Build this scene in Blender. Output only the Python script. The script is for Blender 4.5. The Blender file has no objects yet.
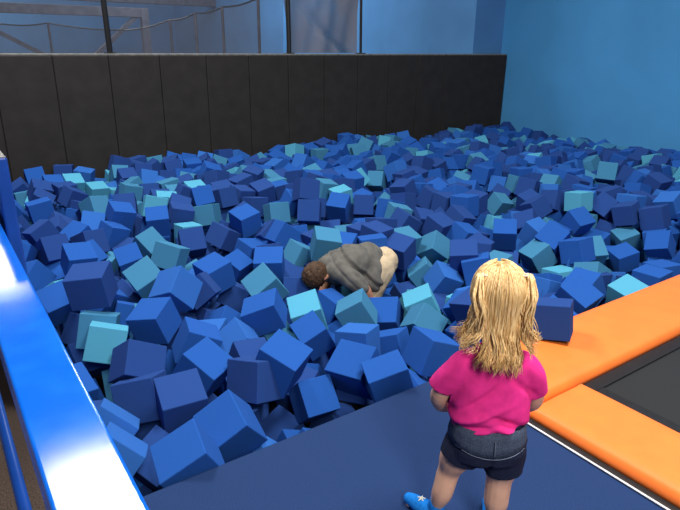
import bpy, bmesh, math, random
from mathutils import Vector, Matrix, Quaternion, noise

# ------------------------------------------------------------------ camera, light, exposure
sc = bpy.context.scene
C = sc.collection
R = math.radians
YAW = R(-35)
cam_data = bpy.data.cameras.new('camera')
cam_data.sensor_width = 36
cam_data.lens = 590.0 * 36 / 680
cam_data.clip_start = 0.05
cam = bpy.data.objects.new('camera', cam_data); C.objects.link(cam)
cam.matrix_world = (Matrix.Translation((0, 0, 1.6)) @ Matrix.Rotation(YAW, 4, 'Z')
                    @ Matrix.Rotation(R(90 - 19.7), 4, 'X') @ Matrix.Rotation(R(.7), 4, 'Z'))
sc.camera = cam
w = bpy.data.worlds.new('world'); sc.world = w; w.use_nodes = True
w.node_tree.nodes['Background'].inputs[0].default_value = (.35, .55, 1, 1)
w.node_tree.nodes['Background'].inputs[1].default_value = .09
sc.view_settings.view_transform = 'Standard'
sc.view_settings.look = 'None'
sc.view_settings.exposure = 0.0
sc.view_settings.gamma = 1
sc.view_settings.use_curve_mapping = False

def area(name, loc, sx, sy, power, col=(1, .97, .93), aim=None):
    l = bpy.data.lights.new(name, 'AREA'); l.shape = 'RECTANGLE'; l.size = sx; l.size_y = sy
    l.energy = power; l.color = col
    o = bpy.data.objects.new(name, l); o.location = loc
    if aim: o.rotation_euler = (Vector(aim) - Vector(loc)).to_track_quat('-Z', 'Y').to_euler()
    C.objects.link(o); return o
area('hall_strip_light', (1.0, 6.25, 5.9), 1.1, 3.2, 450)
area('far_strip_light', (1.0, 18.9, 5.9), 1.1, 6.0, 520)
area('front_strip_light', (2.6, .6, 5.6), 1.0, 2.0, 370)
area('rear_strip_light', (-.3, -2.6, 4.4), 1.0, 2.0, 270, (1, .93, .86), (1.6, 2.0, 0))
area('side_strip_light', (6.5, 1.4, 5.8), 1.0, 2.0, 95)
area('deep_strip_light', (6.5, 6.0, 5.9), .6, 2.5, 35)
area('hall_back_light', (6.0, 14.0, 5.9), 1.5, 3.0, 560, (.80, .90, 1))

# ------------------------------------------------------------------ materials
def principled(name, col, rough=.8, metal=0., spec=.5, alpha=1.):
    m = bpy.data.materials.new(name); m.use_nodes = True
    b = m.node_tree.nodes['Principled BSDF']
    b.inputs['Base Color'].default_value = (*col, 1); b.inputs['Roughness'].default_value = rough
    b.inputs['Metallic'].default_value = metal; b.inputs['Specular IOR Level'].default_value = spec
    b.inputs['Alpha'].default_value = alpha
    return m

def mat(name, col, rough=.8, var=.12, scale=40, bump=.15, spec=.3, metal=0., col2=None, detail=3, stretch=None, dist=.002):
    """principled with a procedural noise in colour and in bump"""
    m = principled(name, col, rough, metal, spec)
    nt = m.node_tree; N = nt.nodes; L = nt.links; b = N['Principled BSDF']
    tc = N.new('ShaderNodeTexCoord'); src = tc.outputs['Object']
    if stretch:
        mp = N.new('ShaderNodeMapping'); mp.inputs['Scale'].default_value = stretch
        L.new(src, mp.inputs['Vector']); src = mp.outputs['Vector']
    nz = N.new('ShaderNodeTexNoise'); nz.inputs['Scale'].default_value = scale; nz.inputs['Detail'].default_value = detail
    L.new(src, nz.inputs['Vector'])
    rp = N.new('ShaderNodeValToRGB'); rp.color_ramp.elements[0].position = .3; rp.color_ramp.elements[1].position = .7
    c2 = col2 or tuple(min(1, c * (1 + var)) for c in col); c1 = tuple(c * (1 - var) for c in col)
    rp.color_ramp.elements[0].color = (*c1, 1); rp.color_ramp.elements[1].color = (*c2, 1)
    L.new(nz.outputs['Fac'], rp.inputs['Fac']); L.new(rp.outputs['Color'], b.inputs['Base Color'])
    if bump:
        bp = N.new('ShaderNodeBump'); bp.inputs['Strength'].default_value = bump; bp.inputs['Distance'].default_value = dist
        L.new(nz.outputs['Fac'], bp.inputs['Height']); L.new(bp.outputs['Normal'], b.inputs['Normal'])
    return m

FOAM = {'R': mat('foam_royal_blue', (.016, .085, .345), 1, .10, 60, .35, .1),
        'D': mat('foam_deep_blue', (.018, .056, .22), 1, .10, 60, .35, .1),
        'M': mat('foam_medium_blue', (.026, .120, .42), 1, .10, 60, .35, .1),
        'T': mat('foam_turquoise', (.045, .19, .34), 1, .10, 60, .35, .1),
        'L': mat('foam_light_blue', (.075, .33, .49), 1, .10, 60, .35, .1)}
m_navy = mat('navy_mat', (.016, .038, .115), .95, .25, 260, .5, .1)
m_under = mat('platform_side', (.01, .015, .04), .9)
m_orange = mat('orange_vinyl', (.90, .20, .034), .48, .06, 9, .12, .35)
m_bed = mat('trampoline_mesh', (.018, .020, .022), .75, .3, 700, .5, .25)
m_black = mat('black_metal', (.012, .012, .013), .5, .2, 30, .05)
m_pad = mat('black_padding', (.026, .024, .022), .75, .15, 5, .1, .2)
m_padseam = mat('padding_seam', (.008, .008, .008), .9)
m_cap = mat('grey_cap', (.16, .16, .15), .6, .3, 14, .1)
m_wall = mat('blue_wall_paint', (.062, .275, .56), .85, .06, 1.3, .05, .2)
m_wall2 = mat('hall_wall_paint', (.075, .215, .44), .85, .12, .8, .05, .2)
m_ceil = mat('dark_ceiling', (.05, .055, .06), .9)
m_brown = mat('brown_carpet', (.075, .055, .045), 1, .55, 160, .6, .05)
m_pit = mat('pit_floor', (.008, .01, .02), 1)
m_steel = mat('grey_steel', (.07, .07, .09), .6, .3, 7, .05)
m_white = mat('white_piping', (.75, .75, .75), .6)
m_dvinyl = mat('dark_blue_vinyl', (.008, .055, .30), .35, .15, 6, .05, .4)
m_skin = mat('skin', (.72, .42, .29), .55, .07, 22, .08, .35)
m_skin2 = mat('tanned_skin', (.42, .20, .12), .6, .1, 22, .08, .3)
m_pink = mat('pink_jersey', (.80, .035, .27), .9, .12, 26, .3, .15)
m_denim = mat('dark_denim', (.016, .022, .05), .9, .5, 420, .4, .15)
m_denim2 = mat('faded_denim', (.055, .075, .12), .9, .5, 300, .4, .15)
m_stitch = mat('denim_stitching', (.12, .15, .22), .9)
m_sock = mat('blue_sock', (.012, .20, .66), .95, .12, 120, .4, .1)
m_sockprint = mat('white_sock_print', (.7, .68, .55), .8)
m_tee = mat('grey_jersey', (.115, .112, .103), .95, .22, 14, .3, .1)
m_khaki = mat('khaki_cotton', (.50, .40, .27), .9, .12, 60, .3, .1)
m_brownhair = mat('brown_hair', (.055, .028, .014), .7, .6, 90, .6, .3)
m_red = mat('red_print', (.5, .02, .02), .8)
m_eye = mat('eye_white', (.8, .8, .8), .3); m_iris = mat('blue_iris', (.03, .09, .2), .2)
m_lip = mat('lips', (.5, .15, .13), .5)
m_tie = mat('pale_hair_tie', (.75, .6, .45), .5)

def hair_mat(name, c1, c2):
    m = mat(name, c1, .42, .2, 30, .3, .5, col2=c2, stretch=(7, 7, .6), detail=4, dist=.004)
    return m
m_blond = hair_mat('blond_hair', (.40, .20, .055), (.92, .60, .25))
m_blond2 = hair_mat('light_blond_hair', (.66, .40, .14), (1.0, .74, .38))

# blue painted steel of the guard rail, glossy, worn with scratches
m_rail = principled('blue_rail_paint', (.006, .135, .62), .12, 0, .38)
nt = m_rail.node_tree; N = nt.nodes; L = nt.links; b = N['Principled BSDF']
tc = N.new('ShaderNodeTexCoord')
n1 = N.new('ShaderNodeTexNoise'); n1.inputs['Scale'].default_value = 240; n1.inputs['Detail'].default_value = 6; n1.inputs['Roughness'].default_value = .7
n2 = N.new('ShaderNodeTexNoise'); n2.inputs['Scale'].default_value = 9; n2.inputs['Detail'].default_value = 4
L.new(tc.outputs['Object'], n1.inputs['Vector']); L.new(tc.outputs['Object'], n2.inputs['Vector'])
mr = N.new('ShaderNodeMapRange'); mr.inputs['From Min'].default_value = .35; mr.inputs['From Max'].default_value = .7
mr.inputs['To Min'].default_value = .085; mr.inputs['To Max'].default_value = .10
L.new(n2.outputs['Fac'], mr.inputs['Value']); L.new(mr.outputs['Result'], b.inputs['Roughness'])
bp = N.new('ShaderNodeBump'); bp.inputs['Strength'].default_value = .25; bp.inputs['Distance'].default_value = .0003
L.new(n1.outputs['Fac'], bp.inputs['Height']); L.new(bp.outputs['Normal'], b.inputs['Normal'])
rp = N.new('ShaderNodeValToRGB'); rp.color_ramp.elements[0].position = .45; rp.color_ramp.elements[1].position = .75
rp.color_ramp.elements[0].color = (.004, .105, .58, 1); rp.color_ramp.elements[1].color = (.008, .14, .64, 1)
L.new(n2.outputs['Fac'], rp.inputs['Fac']); L.new(rp.outputs['Color'], b.inputs['Base Color'])

def net_mat(name, col, cover):
    m = bpy.data.materials.new(name); m.use_nodes = True
    N = m.node_tree.nodes; L = m.node_tree.links; b = N['Principled BSDF']
    b.inputs['Base Color'].default_value = (*col, 1); b.inputs['Roughness'].default_value = .9
    tc = N.new('ShaderNodeTexCoord'); nz = N.new('ShaderNodeTexNoise'); nz.inputs['Scale'].default_value = 1.6
    L.new(tc.outputs['Object'], nz.inputs['Vector'])
    mr = N.new('ShaderNodeMapRange'); mr.inputs['To Min'].default_value = cover * .75; mr.inputs['To Max'].default_value = min(1, cover * 1.3)
    L.new(nz.outputs['Fac'], mr.inputs['Value']); L.new(mr.outputs['Result'], b.inputs['Alpha'])
    return m
m_net = net_mat('grey_net', (.10, .11, .14), .34)
m_drape = net_mat('tan_net', (.13, .115, .115), .82)
m_farnet = net_mat('far_net', (.10, .11, .15), .36)

# ------------------------------------------------------------------ mesh helpers
def link(name, me, m, parent=None, smooth=False):
    for x in (m if isinstance(m, (list, tuple)) else [m]): me.materials.append(x)
    if smooth: me.polygons.foreach_set('use_smooth', [True] * len(me.polygons))
    o = bpy.data.objects.new(name, me); C.objects.link(o)
    if parent: o.parent = parent
    return o
def from_bm(name, bm, m, parent=None, smooth=False):
    me = bpy.data.meshes.new(name); bm.normal_update(); bm.to_mesh(me); bm.free()
    return link(name, me, m, parent, smooth)
def box(bm, lo, hi, bev=0, seg=2, M=None):
    r = bmesh.ops.create_cube(bm, size=1)
    vs = r['verts']
    for v in vs:
        v.co = Vector([(lo[i] + hi[i]) / 2 + v.co[i] * (hi[i] - lo[i]) for i in range(3)])
    if bev:
        es = list({e for v in vs for e in v.link_edges})
        r2 = bmesh.ops.bevel(bm, geom=es, offset=bev, segments=seg, affect='EDGES', profile=.5)
        vs = list({v for f in r2['faces'] for v in f.verts} | {v for v in vs if v.is_valid})
    if M is not None:
        for v in vs: v.co = M @ v.co
    return vs
def tube(bm, pts, rad, n=8, cap=True):
    pts = [Vector(p) for p in pts]; rings = []
    up = None
    for i, p in enumerate(pts):
        t = (pts[min(i + 1, len(pts) - 1)] - pts[max(i - 1, 0)]).normalized()
        if up is None:
            up = t.orthogonal().normalized()
        up = (up - t * up.dot(t))
        up = up.normalized() if up.length > 1e-6 else t.orthogonal().normalized()
        s = t.cross(up); r = rad[i] if isinstance(rad, (list, tuple)) else rad
        rings.append([bm.verts.new(p + (up * math.cos(a) + s * math.sin(a)) * r) for a in [2 * math.pi * k / n for k in range(n)]])
    for a, b_ in zip(rings, rings[1:]):
        for k in range(n): bm.faces.new((a[k], a[(k + 1) % n], b_[(k + 1) % n], b_[k]))
    if cap:
        bm.faces.new(rings[0][::-1]); bm.faces.new(rings[-1])
def props(o, label=None, cat=None, group=None, kind=None):
    if label: o['label'] = label
    if cat: o['category'] = cat
    if group: o['group'] = group
    if kind: o['kind'] = kind
    return o
def empty(name, loc=(0, 0, 0), rz=0., **k):
    o = bpy.data.objects.new(name, None); C.objects.link(o); o.location = loc; o.rotation_euler = (0, 0, rz)
    o.empty_display_size = .1
    return props(o, **k)
def struct(name, lo, hi, m, bev=0):
    bm = bmesh.new(); box(bm, lo, hi, bev); return props(from_bm(name, bm, m), kind='structure')

# organic shapes: closed pieces joined by a voxel remesh, then smoothed
def ell(bm, c, r, M=None, sub=3):
    q = bmesh.ops.create_icosphere(bm, subdivisions=sub, radius=1)
    for v in q['verts']:
        p = Vector((v.co.x * r[0], v.co.y * r[1], v.co.z * r[2]))
        if M is not None: p = M @ p
        v.co = p + Vector(c)
def limb(bm, pts, radii, n=14):
    """chain of (point, radius) with round ends; radius may be (rx, ry)"""
    pts = [Vector(p) for p in pts]
    P = [pts[0]]; Q = [radii[0]]
    for i in range(len(pts) - 1):          # catmull-like densify
        p0 = pts[max(i - 1, 0)]; p1 = pts[i]; p2 = pts[i + 1]; p3 = pts[min(i + 2, len(pts) - 1)]
        for k in range(1, 6):
            t = k / 5
            P.append(.5 * ((2 * p1) + (p2 - p0) * t + (2 * p0 - 5 * p1 + 4 * p2 - p3) * t * t + (3 * p1 - p0 - 3 * p2 + p3) * t ** 3))
            Q.append(radii[i] + (radii[i + 1] - radii[i]) * (t * t * (3 - 2 * t)))
    tube(bm, P, Q, n)
    ell(bm, pts[0], (radii[0],) * 3, sub=2); ell(bm, pts[-1], (radii[-1],) * 3, sub=2)
def loft(bm, rings, n=28, power=2.3):
    """rings: (centre, rx, ry[, tilt matrix]) superellipses in the xy plane of each ring"""
    R_ = []
    for r in rings:
        c, rx, ry = r[:3]; M = r[3] if len(r) > 3 else Matrix.Identity(3); vs = []
        for k in range(n):
            a = 2 * math.pi * k / n; ca, sa = math.cos(a), math.sin(a)
            p = Vector((math.copysign(abs(ca) ** (2 / power), ca) * rx, math.copysign(abs(sa) ** (2 / power), sa) * ry, 0))
            vs.append(bm.verts.new(Vector(c) + M @ p))
        R_.append(vs)
    for a, b_ in zip(R_, R_[1:]):
        for k in range(n): bm.faces.new((a[k], a[(k + 1) % n], b_[(k + 1) % n], b_[k]))
    bm.faces.new(R_[0][::-1]); bm.faces.new(R_[-1])
def organic(name, bm, m, parent, voxel=.006, smooth=6, disp=None, cut=None):
    me = bpy.data.meshes.new('tmp'); bmesh.ops.recalc_face_normals(bm, faces=bm.faces); bm.to_mesh(me); bm.free()
    o = bpy.data.objects.new('tmp', me); C.objects.link(o)
    md = o.modifiers.new('r', 'REMESH'); md.mode = 'VOXEL'; md.voxel_size = voxel
    ms = o.modifiers.new('s', 'SMOOTH'); ms.factor = .5; ms.iterations = smooth
    dg = bpy.context.evaluated_depsgraph_get(); dg.update()
    me2 = bpy.data.meshes.new_from_object(o.evaluated_get(dg)); me2.name = name
    bpy.data.objects.remove(o); bpy.data.meshes.remove(me)
    if cut or disp:
        b2 = bmesh.new(); b2.from_mesh(me2); b2.normal_update()
        if disp:
            mv = [(v, v.normal.copy() * disp(v.co)) for v in b2.verts]
            for v, d in mv: v.co += d
        if cut:                              # open ends: neck, hem and cuffs
            for co, no in cut:
                bmesh.ops.bisect_plane(b2, geom=b2.verts[:] + b2.edges[:] + b2.faces[:], plane_co=co, plane_no=no, clear_outer=True)
        b2.to_mesh(me2); b2.free()
    return link(name, me2, m, parent, True)

# ------------------------------------------------------------------ the hall
PX0, PX1, PY0, PY1 = .2, 9.6, 1.87, 8.1
struct('floor', (-4, -4, -.8), (.30, 24, 0), m_brown)
struct('floor.001', (.30, 8.25, -.8), (8.8, 24, 0), m_brown)
struct('pit_floor', (.30, PY0, -.9), (PX1, 8.25, -.8), m_pit)
struct('platform_deck', (.30, -4, -.8), (9.6, PY0, 0), m_navy, .012)
struct('wall_right', (9.6, -4, -.9), (10.3, 8.27, 7), m_wall)
struct('wall_right.001', (8.8, 8.27, -.9), (10.3, 24, 7), m_wall2)
struct('wall_back', (-4, 24, -.9), (10.3, 24.2, 7), m_wall2)
struct('ceiling', (-4, -4, 7), (10.3, 24.2, 7.2), m_ceil)

# padded black barrier between pit and hall
bar = empty('padded_barrier', (0, 8.1, 0), label='long black padded barrier with a thin grey top edge behind the foam pit', cat='padded wall')
xs = [.2, .77] + [1.42 + .652 * i for i in range(12)] + [9.59]
for a, c in zip(xs, xs[1:]):
    bm = bmesh.new(); box(bm, (a + .003, .0, -.8), (c - .003, .075, 1.425), .010, 3)
    from_bm('pad_panel', bm, m_pad, bar)
bm = bmesh.new(); box(bm, (.2, .02, -.8), (9.59, .14, 1.42)); from_bm('backing_board', bm, m_padseam, bar)
bm = bmesh.new(); box(bm, (.2, .01, 1.425), (9.59, .14, 1.45), .006); from_bm('top_cap', bm, m_cap, bar)

# posts and netting above it
for x, r, lab in ((2.12, .035, 'thick dark net pole, leftmost of the three rising from the black barrier'),
                  (4.745, .035, 'black net pole between the clear grey net and the draped tan net'),
                  (6.09, .022, 'thin black net pole at the right end of the draped tan net')):
    bm = bmesh.new(); tube(bm, [(0, 0, 1.45), (-.03, 0, 3.4)], r, 10); box(bm, (-.06, -.06, 1.45), (.06, .06, 1.463), .003)
    o = from_bm('net_pole', bm, m_black); o.location = (x, 8.18, 0); props(o, lab, 'pole', 'net poles on the black barrier')
def sheet(name, x0, x1, z0, z1, Y, m, nx, nz, f, **k):
    bm = bmesh.new(); g = [[bm.verts.new((x0 + (x1 - x0) * i / nx, Y + f(i / nx, j / nz), z0 + (z1 - z0) * j / nz)) for i in range(nx + 1)] for j in range(nz + 1)]
    for j in range(nz):
        for i in range(nx): bm.faces.new((g[j][i], g[j][i + 1], g[j + 1][i + 1], g[j + 1][i]))
    return props(from_bm(name, bm, m, None, True), **k)
sheet('safety_net', .3, 4.66, 1.45, 3.35, 8.2, m_net, 60, 20, lambda u, v: .03 * math.sin(9 * u + 3 * v),
      label='wide grey see-through safety net stretched above the black barrier on the left', cat='net')
def fold(u, v):
    return .10 * math.sin(9 * u + 5 * v * v) * (.4 + v) + .10 * math.exp(-((u - .25 - .6 * (1 - min(1, 2.2 * v)) ** 2) ** 2) / .004) + .02 * math.sin(24 * u - 8 * v)
sheet('draped_net', 4.72, 6.04, 1.46, 3.3, 8.22, m_drape, 80, 40, fold,
      label='tan net gathered in loose folds between the two right poles', cat='net')

# beyond the net: trampoline nets on posts, a steel beam with braces
far = empty('enclosure_net', (0, 0, 0), label='far dark net with a sagging top cord on slim posts beyond the black barrier', cat='net')
fp = [(.1, 15.0, 1.90), (1.635, 14, 1.888), (2.471, 14, 1.929), (3.572, 12.5, 1.80), (3.949, 11, 1.963), (4.023, 10, 2.05), (4.238, 9.4, 2.127), (4.673, 9.0, 2.26)]
cord = []
for i in range(len(fp) - 1):
    a, c = Vector(fp[i]), Vector(fp[i + 1])
    for k in range(8): p = a.lerp(c, k / 8); p.z -= .035 * math.sin(math.pi * k / 8); cord.append(p)
cord.append(Vector(fp[-1]))
bm = bmesh.new(); tube(bm, cord, .014, 6); from_bm('top_cord', bm, m_black, far)
bm = bmesh.new(); lo = [bm.verts.new((p.x, p.y, .1)) for p in cord]; hi = [bm.verts.new(p) for p in cord]
for i in range(len(cord) - 1): bm.faces.new((lo[i], lo[i + 1], hi[i + 1], hi[i]))
from_bm('net_fabric', bm, m_farnet, far)
for i in (2, 4, 5, 6, 7):
    p = fp[i]; bm = bmesh.new(); tube(bm, [(p[0], p[1], 0), p], .025, 8); from_bm('post', bm, m_steel, far)
beam = empty('steel_beam', (0, 17, 0), label='grey horizontal steel beam with slanted braces far behind the net on the left', cat='beam')
bm = bmesh.new(); box(bm, (-1.5, -.08, 2.20), (5.40, .08, 2.43), .01); from_bm('girder', bm, m_steel, beam)
for a, c in (((5.28, 0, 2.3), (3.7, 0, .95)), ((1.2, .0, 2.15), (2.9, 0, 1.2))):
    bm = bmesh.new(); tube(bm, [a, c], .075, 4); from_bm('brace', bm, m_steel, beam)
bm = bmesh.new(); box(bm, (5.3, -.1, 0), (5.5, .1, 2.43), .01); box(bm, (-1.5, -.1, 0), (-1.3, .1, 2.43), .01); from_bm('column', bm, m_steel, beam)
bm = bmesh.new(); box(bm, (3.5, 1.0, 2.72), (9.2, 1.25, 2.95), .01)
props(from_bm('roof_beam', bm, m_steel), 'upper grey steel beam at the top edge above the sagging net cord', 'beam').location = (0, 19, 0)

# guard rail on the left
rail = empty('guard_rail', (.12, 0, 0), label='shiny blue painted guard rail at the left beside the foam pit', cat='railing')
bm = bmesh.new(); box(bm, (-.065, -1.2, .80), (.065, 5.0, .90), .007, 3); from_bm('top_rail', bm, m_rail, rail)
bm = bmesh.new(); tube(bm, [(-.086, -1.2, .45), (-.086, 5.0, .45)], .016, 14); from_bm('lower_rail', bm, m_dvinyl, rail, True)
for y in (-1.1, 3.6):
    bm = bmesh.new(); box(bm, (-.05, y - .04, 0), (.05, y + .04, .80), .006); box(bm, (-.09, y - .015, .43), (.0, y + .015, .47)); from_bm('post', bm, m_rail, rail)
sp = empty('side_pad', (.2, 2.2, 0), label='tall dark blue vinyl pad standing behind the guard rail at the left edge', cat='pad')
bm = bmesh.new(); box(bm, (.0, .47, -.8), (.05, 5.85, 1.16), .008, 2); from_bm('pad', bm, m_dvinyl, sp)
bm = bmesh.new(); box(bm, (.004, .475, 1.158), (.046, 5.84, 1.163), .002); from_bm('top_piping', bm, m_cap, sp)

# orange pads and the trampoline
def pad(name, lo, hi, label, bulge=.010):
    bm = bmesh.new(); nx = max(2, int((hi[0] - lo[0]) / .06)); ny = max(2, int((hi[1] - lo[1]) / .06))
    def prof(t, w): d = min(t, 1 - t) * w; return 1 - max(0, 1 - d / .028) ** 2.2
    g = [[None] * (ny + 1) for _ in range(nx + 1)]
    us = sorted(set([i / nx for i in range(nx + 1)]))
    us = [0, .004 / (hi[0]-lo[0]), .012 / (hi[0]-lo[0]), .028 / (hi[0]-lo[0])] + [u for u in us if .035 / (hi[0]-lo[0]) < u < 1 - .035 / (hi[0]-lo[0])] + [1 - .028 / (hi[0]-lo[0]), 1 - .012 / (hi[0]-lo[0]), 1 - .004 / (hi[0]-lo[0]), 1]
    W = hi[1] - lo[1]; vs = [j / ny for j in range(ny + 1)]
    vs = [0, .004 / W, .012 / W, .028 / W] + [u for u in vs if .035 / W < u < 1 - .035 / W] + [1 - .028 / W, 1 - .012 / W, 1 - .004 / W, 1]
    h = hi[2] - lo[2]
    top = [[bm.verts.new((lo[0] + (hi[0] - lo[0]) * u, lo[1] + W * v,
            lo[2] + h * (.45 + .55 * min(prof(u, hi[0] - lo[0]), prof(v, W))) + bulge * math.sin(math.pi * v) ** .5 * min(1, prof(u, hi[0]-lo[0])) + .002 * noise.noise((u * 9, v * 7, 0)))) for v in vs] for u in us]
    for i in range(len(us) - 1):
        for j in range(len(vs) - 1): bm.faces.new((top[i][j], top[i + 1][j], top[i + 1][j + 1], top[i][j + 1]))
    loop = [top[i][0] for i in range(len(us))] + [top[-1][j] for j in range(1, len(vs))] + [top[i][-1] for i in range(len(us) - 2, -1, -1)] + [top[0][j] for j in range(len(vs) - 2, 0, -1)]
    bot = [bm.verts.new((v.co.x, v.co.y, lo[2])) for v in loop]
    n = len(loop)
    for k in range(n): bm.faces.new((loop[k], bot[k], bot[(k + 1) % n], loop[(k + 1) % n]))
    bm.faces.new(bot)
    bmesh.ops.recalc_face_normals(bm, faces=bm.faces)
    return props(from_bm(name, bm, m_orange, None, True), label, 'pad', 'orange pads around the trampoline')
pad('orange_pad', (1.94, 1.40, .0), (8.5, 1.87, .058), 'long orange pad running along the pit edge behind the trampoline')
p2 = pad('orange_pad', (2.02, -2.2, .0), (2.42, 1.385, .058), 'orange pad with white piping between the navy mat and the trampoline')
bm = bmesh.new(); box(bm, (1.985, -2.2, .001), (2.018, 1.38, .012), .003); from_bm('edge_strip', bm, m_black, p2)
bm = bmesh.new(); tube(bm, [(1.982, -2.2, .008), (1.982, 1.38, .008)], .0045, 6); from_bm('piping', bm, m_white, p2)
tr = empty('trampoline_bed', (4.5, -.4, 0), label='black trampoline bed inside the orange pads at the right', cat='trampoline')
bm = bmesh.new(); box(bm, (-1.98, -1.7, .004), (3.9, 1.72, .010)); from_bm('jumping_surface', bm, m_bed, tr)
bm = bmesh.new()
box(bm, (-2.07, 1.72, .001), (3.9, 1.79, .02), .004); box(bm, (-2.07, -1.7, .001), (-1.98, 1.72, .02), .004)
from_bm('frame', bm, m_black, tr)

# ------------------------------------------------------------------ foam cubes of the pit
FILL_COL = 'RDMTL'
bm = bmesh.new(); box(bm, (-.5, -.5, -.5), (.5, .5, .5), .022, 2)
me0 = bpy.data.meshes.new('foam_cube'); bm.to_mesh(me0); bm.free()
foam_mesh = {}
for k in FOAM:
    foam_mesh[k] = me0.copy(); foam_mesh[k].name = 'foam_cube'; foam_mesh[k].materials.append(FOAM[k])
def cube(c, x, y, z, qw, qx, qy, qz, sx, sy=None, sz=None):
    o = bpy.data.objects.new('foam_cube', foam_mesh[c]); C.objects.link(o)
    o.rotation_mode = 'QUATERNION'; o.location = (x / 1000, y / 1000, z / 1000)
    o.rotation_quaternion = Quaternion((qw, qx, qy, qz)).normalized(); o.scale = (sx / 1000, (sy or sx) / 1000, (sz or sx) / 1000)
    return o
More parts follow.
